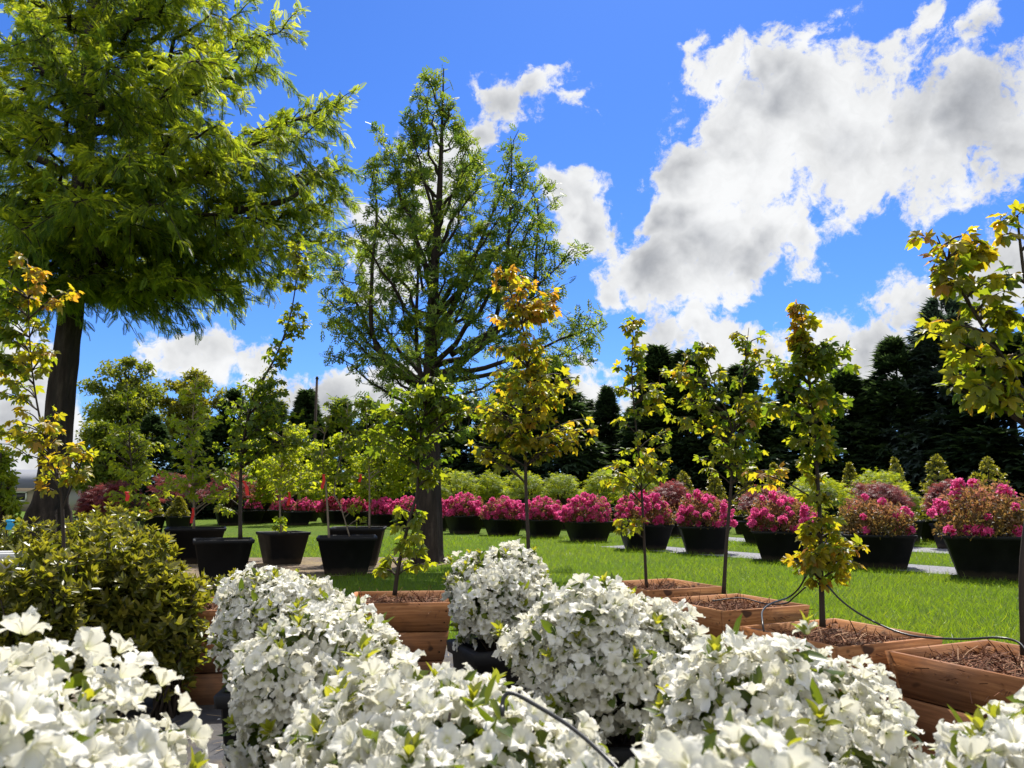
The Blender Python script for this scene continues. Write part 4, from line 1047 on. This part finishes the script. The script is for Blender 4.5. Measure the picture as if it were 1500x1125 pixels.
from mathutils import Matrix
GW = 'white azaleas in black pots'
def white_azalea(label, px, Y, py_top, R, seed, n=330, fs=.034, zc=.60, potw=.36, rot=.3, X=None, ntuft=44, ry=None, ph=.44, amp=.23):
    rs.seed(seed)
    top = P(px, py_top, Y); c = np.array([top[0] if X is None else X, Y, 0.])
    root = thing('white_azalea', label, 'shrub', c, GW)
    black_pot(root, c, potw, potw * .74, ph, rot)
    n = int(n * 1.7); rad = np.array([R, ry or R, top[2] - zc - .02]); cc = c + [0, 0, zc]
    rs.seed(seed + 1000); d, f = surf(n, -.82, 9, amp)
    low = d[:, 2] < 0; hn = np.linalg.norm(d[:, :2], axis=1); d[low, :2] *= (np.maximum(hn[low], .72) / np.maximum(hn[low], .05))[:, None]
    f = f * (1 + .07 * rs.normal(size=n)).clip(.85, 1.14)
    pos = cc + d * f[:, None] * rad
    pos[:, 2] = np.maximum(pos[:, 2], ph - .12 + .08 * rs.rand(len(pos)))
    ax = unit(d * [1, 1, .9] + [0, 0, .35] + rs.normal(size=d.shape) * .50)
    n0 = n; size = fs * .74 * (.80 + .40 * rs.rand(n))
    # the hundred that show largest are parts, the rest one mass
    w3 = rs.normal(size=(5, 3)) * 4.5
    keep = np.sin(d @ w3.T + rs.rand(5) * 6).sum(axis=1) > -2.2
    keep &= ~((d[:, 2] < -.1) & (rs.rand(n) < .35))
    pos, ax, size, dk = pos[keep], ax[keep], size[keep], d[keep]
    view = np.array([0, 0, EYE]) - pos; dist = np.linalg.norm(view, axis=1)
    score = np.sum(unit(view) * dk, axis=1).clip(-.2, 1) * 1.0 / dist * size / fs
    order = np.argsort(-score); big, rest = order[:100], order[100:]
    for q in big:
        o = bpy.data.objects.new('blossom', blossom_mesh[rs.randint(7)]); scene.collection.objects.link(o); o.parent = root
        y = ax[q]; x = unit(np.cross(y, rs.normal(size=3))); z = np.cross(x, y); s = size[q]
        p = pos[q] - c - y * s * .45
        o.matrix_local = Matrix(((x[0] * s, y[0] * s, z[0] * s, p[0]), (x[1] * s, y[1] * s, z[1] * s, p[1]), (x[2] * s, y[2] * s, z[2] * s, p[2]), (0, 0, 0, 1)))
    m = Acc()
    for i in range(5):
        r_ = rest[i::5]
        if len(r_): m.scatter(LO[i], pos[r_] - ax[r_] * (size[r_] * .45)[:, None], ax[r_], rs.normal(size=(len(r_), 3)), size[r_], np.zeros(len(r_)))
    # a second, deeper layer of blooms fills the gaps
    q2 = rs.choice(n, int(n * .62), replace=False); d2 = unit(d[q2] + rs.normal(size=(len(q2), 3)) * .06); f2 = f[q2]; p2 = cc + d2 * (f2 * .87)[:, None] * rad; p2[:, 2] = np.maximum(p2[:, 2], ph - .08)
    a2 = unit(d2 + [0, 0, .2] + rs.normal(size=d2.shape) * .5)
    m.scatter(LO[1], p2, a2, rs.normal(size=d2.shape), fs * .74, np.zeros(len(d2)))
    mo = m.build('blossoms', M['petal'], root, True); mo['kind'] = 'stuff'
    fo = Acc()
    q = rs.choice(n, ntuft, replace=False)
    axt = unit(d[q] * .6 + [0, 0, .9] + rs.normal(size=(ntuft, 3)) * .15)
    pt = cc + d[q] * (f[q] * 1.0)[:, None] * rad
    pt[:, 2] = np.maximum(pt[:, 2], ph)
    whorl(fo, pt, axt, 5, .032, .40, .84, .14, BROAD); whorl(fo, pt - axt * .012, axt, 5, .038, 1.25, .5, .22, BROAD)
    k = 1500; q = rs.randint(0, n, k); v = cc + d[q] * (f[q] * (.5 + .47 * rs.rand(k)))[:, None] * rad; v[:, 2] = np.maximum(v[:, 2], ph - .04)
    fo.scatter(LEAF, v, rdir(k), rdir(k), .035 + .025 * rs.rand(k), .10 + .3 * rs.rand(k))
    fo.build('foliage', M['azleaf'], root)
    st = Acc()
    for p in pos[::9]: st.tube(limb_points(c + [rs.normal() * .02, rs.normal() * .02, ph - .08], p - (p - cc) * .12, 0, .03, 5, .01), np.linspace(.006, .002, 5), 4)
    st.build('stem', M['stem'], root)
white_azalea('nearest white azalea in the bottom corner, below the olive shrub', 100, .95, 885, .35, 81, 460, .036, .58, .40, .2, X=-.665, ntuft=36)
white_azalea('white azalea at the bottom middle with a black hose across it', 636, 1.30, 938, .28, 82, 420, .034, .58, .36, .5)
white_azalea('white azalea between the rearmost pair and the hose one, beside the fabric path', 484, 2.05, 884, .245, 83, 400, .032, .62, .34, .3)
white_azalea('small rear white azalea in front of the hidden planter box', 420, 3.0, 818, .24, 84, 360, .034, .62, .36, .1)
white_azalea('shaded bluish white azalea under the golden maple', 733, 3.3, 798, .24, 85, 440, .033, .68, .32, .4, ph=.52)
white_azalea('white azalea with its square black pot showing, before the wooden boxes', 880, 2.1, 842, .228, 86, 440, .034, .68, .36, .15, ph=.53)
white_azalea('large white azalea in front of the leafy-skirted maple box', 1112, 1.47, 930, .25, 87, 420, .034, .60, .36, .4)
white_azalea('white azalea cut by the bottom edge with largest blooms and pointed leaf buds', 1045, .78, 1060, .14, 88, 210, .036, .68, .30, .2, ntuft=26)
white_azalea('white azalea in the bottom corner before the nearest wooden box', 1515, 1.12, 1005, .20, 89, 340, .035, .62, .36, .6)

def fallen_petals():
    n = 900; a = Acc()
    x = -1.6 + 3.4 * rs.rand(n); y = .7 + 4.2 * rs.rand(n); k = inside(x, y, fab); x, y = x[k], y[k]; n = len(x)
    d = rdir(n); d[:, 2] *= .1
    a.scatter(LEAF, np.stack([x, y, np.full(n, .014)], 1), d, rdir(n) * .4 + [0, 0, 1.], .018 + .014 * rs.rand(n), .3 + .5 * rs.rand(n))
    o = a.build('fallen_petals', M['petal']); o['kind'] = 'stuff'; o['label'] = 'fallen white petals on the dark fabric'
fallen_petals()

# ------------------------------------------------------------------ pink azaleas
TRUSS_V = []
def truss_template(seed):
    r = np.random.RandomState(seed); a = Acc(); k = 11
    d = r.normal(size=(k, 3)); d[:, 2] += .7; d = unit(d)
    for i in range(k): a.scatter(LO[i % 5], d[i:i + 1] * .25, d[i:i + 1], r.normal(size=(1, 3)), .58, [0])
    V = np.concatenate(a.V); F = np.concatenate(a.F[4]); return V, [F], np.clip(.25 + .5 * (np.linalg.norm(V, axis=1) - .3) + .12 * r.normal(size=len(V)), 0, 1)
TRUSS = [truss_template(300 + i) for i in range(3)]
truss_mesh = []
for tm in TRUSS:
    a = Acc(); a.add(tm[0], tm[1], tm[2]); o = a.build('blossom', M['pink']); truss_mesh.append(o.data); bpy.data.objects.remove(o)
GPK = 'potted pink azaleas along the lawn'
def pink_proto(seed, ntr, separate, spread=.35, R=.60, H=.60, tsz=.082):
    rs.seed(seed)
    root = thing('pink_azalea', 'pink azalea in a square black pot', 'shrub', (0, 0, 0), GPK)
    black_pot(root, np.zeros(3), 1.0, .70, .52, 0)
    fo = Acc(); n = 300
    d, f = surf(n, -.25, 10, .2)
    cc = np.array([0, 0, .62]); rad = np.array([R, R, H - .1])
    k = 4200; q = rs.randint(0, n, k)
    v = cc + d[q] * (f[q] * (.45 + .6 * rs.rand(k) ** .6))[:, None] * rad + rs.normal(size=(k, 3)) * .025; v[:, 2] = np.maximum(v[:, 2], .5)
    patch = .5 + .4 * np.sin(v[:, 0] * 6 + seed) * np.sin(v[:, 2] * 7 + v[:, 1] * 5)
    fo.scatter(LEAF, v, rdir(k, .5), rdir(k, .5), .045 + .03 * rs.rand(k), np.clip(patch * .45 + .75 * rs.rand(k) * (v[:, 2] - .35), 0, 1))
    fo.build('foliage', M['pinkfol'], root)
    st = Acc()
    for i in range(16):
        j = rs.randint(n); p = cc + d[j] * f[j] * rad * .9
        st.tube(limb_points([rs.normal() * .05, rs.normal() * .05, .48], p, 0, .06, 5, .015), np.linspace(.010, .003, 5), 4)
    st.build('stem', M['stem'], root)
    d, f = surf(ntr, -.05, 6, .2)
    d = unit(d + rs.normal(size=d.shape) * spread); d[:, 2] = np.maximum(d[:, 2], -.1)
    pos = cc + d * (f * 1.05)[:, None] * rad; pos[:, 2] = np.maximum(pos[:, 2], .55)
    sz = tsz * (.7 + .6 * rs.rand(ntr))
    if separate:
        for i in range(ntr):
            o = bpy.data.objects.new('blossom', truss_mesh[i % 3]); scene.collection.objects.link(o); o.parent = root
            o.location = pos[i]; o.rotation_euler = (rs.normal() * .5, rs.normal() * .5, rs.rand() * 6); o.scale = (sz[i],) * 3
    else:
        m = Acc()
        for t in range(3): m.scatter(TRUSS[t], pos[t::3], rdir(len(pos[t::3])), rdir(len(pos[t::3]), .5), sz[t::3], np.zeros(len(pos[t::3])))
        o = m.build('blossoms', M['pink'], root); o['kind'] = 'stuff'
    return root
ROTP = math.atan2(RD[1], RD[0])
PR = [pink_proto(401, 42, True, .8), pink_proto(402, 74, True, .6), pink_proto(403, 98, True, .5), pink_proto(404, 150, False, .4, .64, .62, .095), pink_proto(405, 130, False, .4, .62, .58, .095), pink_proto(406, 14, True, 1.0, .57, .54)]
PT = [tree_of(p) for p in PR]
def ordinal(i): return ['first', 'second', 'third', 'fourth', 'fifth', 'sixth', 'seventh', 'eighth', 'ninth', 'tenth', 'eleventh', 'twelfth'][i]
row = [(1443, 11.1, 0, 1.12, 'sparsely flowering pink azalea in the largest black pot nearest the frame edge'),
       (1281, 12.7, 5, 1.0, 'bronze-leaved azalea with a single pink bloom cluster behind the leafy-skirted boxed maple'),
       (1142, 14.1, 1, .98, 'pink azalea in a black pot partly behind the boxed maple with low leafy skirt'),
       (1029, 15.9, 1, .96, 'pink azalea with half bronze foliage, its pot just behind the two-topped maple stem'),
       (943, 17.0, 2, 1.0, 'bright pink azalea behind the slender boxed maple stem'),
       (861, 20.0, 3, 1.05, 'dense pink azalea in the pot between the golden maple stem and the slender one'),
       (795, 22.0, 4, 1.02, 'dense pink azalea in the pot just past the golden maple stem'),
       (737, 23.2, 3, 1.02, 'dense pink azalea behind the shaded white azalea, second pot from the golden maple stem'),
       (681, 24.3, 4, 1.05, 'dense pink azalea in the first pot beyond the airy trunk, golden maple side')]
for i, Y in enumerate([26.2, 28.0, 30, 32, 34, 36, 38, 40, 42, 44, 46, 48]):
    px = 636 - i * 37
    row.append((px, Y, 3 + i % 2, 1.0, 'far pink azalea, %s pot of the row past the airy tree trunk' % ordinal(i)))
used = set()
rs.seed(77)
for px, Y, k, sc, lab in row:
    p = P(px, 727, Y); rz = -math.atan2(p[0], p[1]) + (.07 if px > 1000 else .25 if px > 900 else .45) + rs.normal() * .05
    if px < 900: sc *= .90
    if k not in used:
        used.add(k); o = PR[k]; o.location = (p[0], p[1], 0); o.rotation_euler = (0, 0, rz); o.scale = (sc,) * 3; o['label'] = lab
    else: dup(PR[k], (p[0], p[1], 0), rz + math.pi / 2 * rs.randint(4), (sc * rs.uniform(.94, 1.06), sc * rs.uniform(.94, 1.06), sc * rs.uniform(.90, 1.10)), lab, None, PT[k])

# ------------------------------------------------------------------ rows behind: mounds, cones, lace-leaf maples in pots
def mound(kind, label, px, Y, pt, wpx, seed, pot=True):
    rs.seed(seed)
    top = P(px, pt, Y); c = np.array([top[0], Y, 0.]); R = wpx / FOC * Y / 2
    root = thing({'red': 'laceleaf_maple', 'lime': 'laceleaf_maple', 'cone': 'rhododendron', 'tall': 'potted_maple'}[kind], label, 'shrub' if kind == 'cone' else 'tree', c, 'potted shrubs in the rows behind')
    if pot: black_pot(root, c, min(.9, max(.6, R * 1.5)), min(.9, max(.6, R * 1.5)) * .72, .52, ROTP + rs.normal() * .1)
    H = top[2]; z0 = .52; fo = Acc(); st = Acc()
    if kind in ('red', 'lime'):
        n = 60; d, f = surf(n, -.05, 6, .25)
        mid = np.array([c[0], c[1], z0 + (H - z0) * .35]); rad = np.array([R, R, (H - z0) * .65])
        tips = mid + d * f[:, None] * rad
        for t in tips: st.tube(limb_points(c + [0, 0, .48], t, 0, .12, 6, .03), np.linspace(.014, .003, 6), 4)
        k = 2600; q = rs.randint(0, n, k); w = rs.rand(k) ** .5
        v = mid + d[q] * (f[q] * (.55 + .5 * w))[:, None] * rad + rs.normal(size=(k, 3)) * [.08, .08, .03]; v[:, 2] = np.maximum(v[:, 2], .5)
        fo.scatter(STAR, v, unit(d[q] * [1, 1, .2] + rdir(k) * .6 + [0, 0, -.5]), rdir(k) * .4 + [0, 0, 1.], .07 + .05 * rs.rand(k))
        fo.build('foliage', M['redleaf' if kind == 'red' else 'lime'], root)
    elif kind == 'cone':
        n = 170; lev = rs.rand(n) ** 1.2; ph = rs.rand(n) * 6.283; rr = R * (1 - lev) ** .7 * (.7 + .5 * rs.rand(n))
        p = c + np.stack([np.cos(ph) * rr, np.sin(ph) * rr, z0 + (H - z0) * lev], 1)
        for t in p[::6]: st.tube(limb_points([c[0], c[1], max(.48, t[2] - .4)], t, 0, .04, 5, .01), np.linspace(.01, .003, 5), 4)
        ax = unit(np.stack([np.cos(ph), np.sin(ph), np.full(n, .9)], 1) + rs.normal(size=(n, 3)) * .2)
        whorl(fo, p, ax, 8, .085, .8, .72, .2, LEAF); whorl(fo, p - ax * .05, ax, 6, .09, 1.6, .45, .2, LEAF)
        fo.build('foliage', M['rhodo'], root)
    else:
        tk = Acc()
        st.tube([c + [0, 0, .45], c + [.03, 0, H * .5], c + [0, 0, H * .95]], [.022, .016, .005], 6)
        n = 46; lev = .30 + .70 * rs.rand(n); ph = rs.rand(n) * 6.283; rr = R * np.sin(np.clip((lev - .2) / .8, 0, 1) * 2.6 + .35) * (.5 + .6 * rs.rand(n))
        tips = c + np.stack([np.cos(ph) * rr, np.sin(ph) * rr, H * lev], 1)
        for t in tips: st.tube(limb_points([c[0], c[1], max(.6, t[2] - .35)], t, 0, .06, 5, .02), np.linspace(.012, .003, 5), 4)
        k = 1500; q = rs.randint(0, n, k); v = tips[q] + rs.normal(size=(k, 3)) * [.16, .16, .10]
        fo.scatter(MAPLE, v, rdir(k, -.4), rdir(k) * .5 + [0, 0, 1.], .09 + .06 * rs.rand(k))
        fo.build('foliage', M['lime'], root)
    st.build('trunk', M['stem'], root)
ms = [('cone', 'yellow-green upright rhododendron just past the bronze azalea with a single bloom cluster', 1244, 22.5, 680, 42),
      ('cone', 'upright rhododendron peeking above the lime mound beside the single-bloom azalea', 1310, 23.5, 672, 42),
      ('cone', 'tallest bushy upright rhododendron in the gap between the two largest pots', 1371, 20.0, 668, 70),
      ('cone', 'upright rhododendron above the largest pink azalea pot', 1446, 18.0, 673, 84),
      ('cone', 'olive upright rhododendron behind the slender maple and bright pink azalea', 1000, 24, 692, 50),
      ('cone', 'slim upright rhododendron behind the two-topped maple stem', 1046, 25, 690, 36),
      ('cone', 'upright rhododendron just beside the two-topped maple, on the skirted maple side', 1092, 24, 690, 44),
      ('cone', 'dark upright rhododendron behind the skirted maple stem', 1133, 25, 680, 44),
      ('lime', 'lime green lace-leaf mound behind the leafy-skirted maple stem', 1198, 20.5, 694, 80),
      ('lime', 'lime green lace-leaf mound with red maple before it', 1283, 22, 690, 90),
      ('lime', 'small lime lace-leaf mound beside the single-bloom azalea', 1322, 19.5, 712, 44),
      ('lime', 'low lime lace-leaf mound hidden behind the skirted maple crown', 1170, 18.5, 722, 50),
      ('red', 'dark red lace-leaf maple behind the single-bloom azalea', 1290, 18.5, 702, 84),
      ('red', 'small dark red lace-leaf maple beside the largest azalea pot', 1389, 17.2, 704, 56),
      ('red', 'low red lace-leaf maple behind the pot half hidden by the skirted maple', 1118, 19.0, 708, 80),
      ('red', 'red lace-leaf maple between the slender and two-topped maple stems', 982, 22.5, 706, 60),
      ('lime', 'yellowish lace-leaf mound behind the pink azaleas, next to the airy trunk', 672, 28.5, 684, 70),
      ('lime', 'yellowish lace-leaf mound behind the pink azaleas, halfway from trunk to golden maple', 722, 29, 690, 50),
      ('lime', 'yellowish lace-leaf mound directly behind the golden maple stem', 772, 28, 684, 66),
      ('lime', 'yellowish lace-leaf mound just past the golden maple stem', 822, 27.5, 688, 60),
      ('lime', 'yellow-green lace-leaf mound between golden maple and slender maple', 880, 26, 690, 64),
      ('lime', 'yellow-green lace-leaf mound right behind the slender maple stem', 935, 25, 688, 60),
      ('tall', 'tall lime maple behind the short potted one on the lawn edge', 440, 31, 628, 84),
      ('tall', 'tall lime maple behind the leaning pale stems', 500, 33, 640, 80),
      ('tall', 'tall lime maple between leaning stems and the reddish-box maple', 556, 31, 632, 70),
      ('tall', 'tall lime maple just behind the leaning reddish-box maple', 600, 32, 645, 60),
      ('tall', 'tall lime maple behind the tall curved maple stem', 372, 33, 650, 70),
      ('red', 'wide red lace-leaf maple behind the pale-stemmed potted maple', 268, 30, 688, 90),
      ('red', 'red lace-leaf maple behind the tall curved maple stem', 338, 31, 690, 70),
      ('red', 'red lace-leaf maple behind the short lawn-edge potted maple', 392, 34, 702, 50),
      ('red', 'small red lace-leaf maple peeping over the olive shrub', 178, 14.5, 706, 50),
      ('red', 'small pinkish red lace-leaf maple tucked between trunk and layered maple', 142, 17, 716, 34),
      ('cone', 'dark round evergreen in pot behind the half-hidden layered maple', 225, 24, 728, 26),
      ('cone', 'dark round evergreen in pot beside the pale-stemmed maple', 262, 24, 729, 28)]
for i, mm in enumerate(ms): mound(*mm, seed=500 + i)

# ------------------------------------------------------------------ small things: ribbons, tag, hoses
def ribbon(label, px, py, Y, L, mat='ribbon', tilt=0.0, name='ribbon', cat='ribbon'):
    p = P(px, py, Y); root = thing(name, label, cat, p); w = .024; L *= .8
    a = Acc(); n = 6; V = []
    for i in range(n):
        t = i / (n - 1); z = -L * t; x = tilt * L * t + .012 * math.sin(5 * t)
        for s in (-1, 1): V.append((p[0] + x + s * w * (.6 + .4 * t), p[1] + s * .012 * math.sin(4 * t) - .02, p[2] + z))
    b = [(x, y + .003, z) for x, y, z in V]
    m = len(V)
    f = [(2 * i, 2 * i + 1, 2 * i + 3, 2 * i + 2) for i in range(n - 1)]; f2 = [(m + q[0], m + q[2 + 1], m + q[2], m + q[1]) for q in f]
    a.add(V + b, [np.array(f), np.array(f2)]); a.build('tail', M[mat], root)
    k = Acc(); ang = np.linspace(0, 2 * math.pi, 9)
    k.tube(np.stack([p[0] + .022 * np.cos(ang), p[1] + .022 * np.sin(ang), np.full(9, p[2] + .005)], 1), .008, 5); k.build('knot', M[mat], root)
ribbon('red ribbon near the small red maple over the olive shrub', 186, 722, 9.5, .12, tilt=.3)
ribbon('slanting red ribbon on the layered yellow-green maple', 218, 738, 12, .16, tilt=.5)
ribbon('long red ribbon low on the pale-stemmed maple', 283, 745, 13.4, .30)
ribbon('red ribbon hanging on the tall curved maple stem', 358, 706, 10.5, .22, tilt=.4)
ribbon('red ribbon on the short lawn-edge potted maple', 424, 722, 13.2, .26)
ribbon('red ribbon low on the leaning pale stems', 474, 696, 11.5, .24)
ribbon('round red tag hanging by the straight slim potted maple', 528, 696, 13, .14)
ribbon('bright blue tag on the yellowish shrub at the frame edge', 15, 764, 5.7, .07, 'bluetag', .3, 'plant_tag', 'tag')
def hose(label, pts, r, mat='hose'):
    root = thing('hose', label, 'hose', pts[0])
    c = curve(pts, 40); a = Acc(); a.tube(c, r, 7); a.build('tube', M[mat], root, True)
    e = Acc(); d = unit(c[1] - c[0]); e.tube([c[0] - d * r * 1.5, c[0] + d * r * 3], r * 1.35, 8); e.build('end_cap', M['hose'], root)
hose('black hose arching over the white azalea at the bottom middle', [P(735, 1044, 1.14), P(738, 1022, 1.15), P(752, 1016, 1.15), P(790, 1036, 1.14), P(840, 1068, 1.12), P(890, 1112, 1.08), P(930, 1160, 1.02)], .0030)
hose('thin black hose running from the skirted maple down to the nearest box', [P(1207, 852, 3.66), P(1235, 882, 3.6), P(1275, 908, 3.5), P(1330, 930, 3.36), P(1400, 936, 3.15), P(1460, 934, 3.0), P(1490, 940, 2.95), P(1505, 955, 2.9)], .0042)
hose('curled black hose looping between the two front wooden boxes', [P(1180, 845, 3.8), P(1170, 862, 3.85), P(1155, 875, 3.9), P(1130, 884, 3.75), P(1117, 895, 3.65), P(1117, 912, 3.5), P(1119, 925, 3.47)], .0042)
hose('thin black hose lying on the mulch of the two-topped maple box', [P(1045, 880, 4.5), P(1085, 876, 4.45), P(1120, 884, 4.3), P(1150, 884, 4.1), P(1164, 874, 4.0), P(1180, 860, 3.85)], .0038)
print('objects', len(bpy.data.objects))
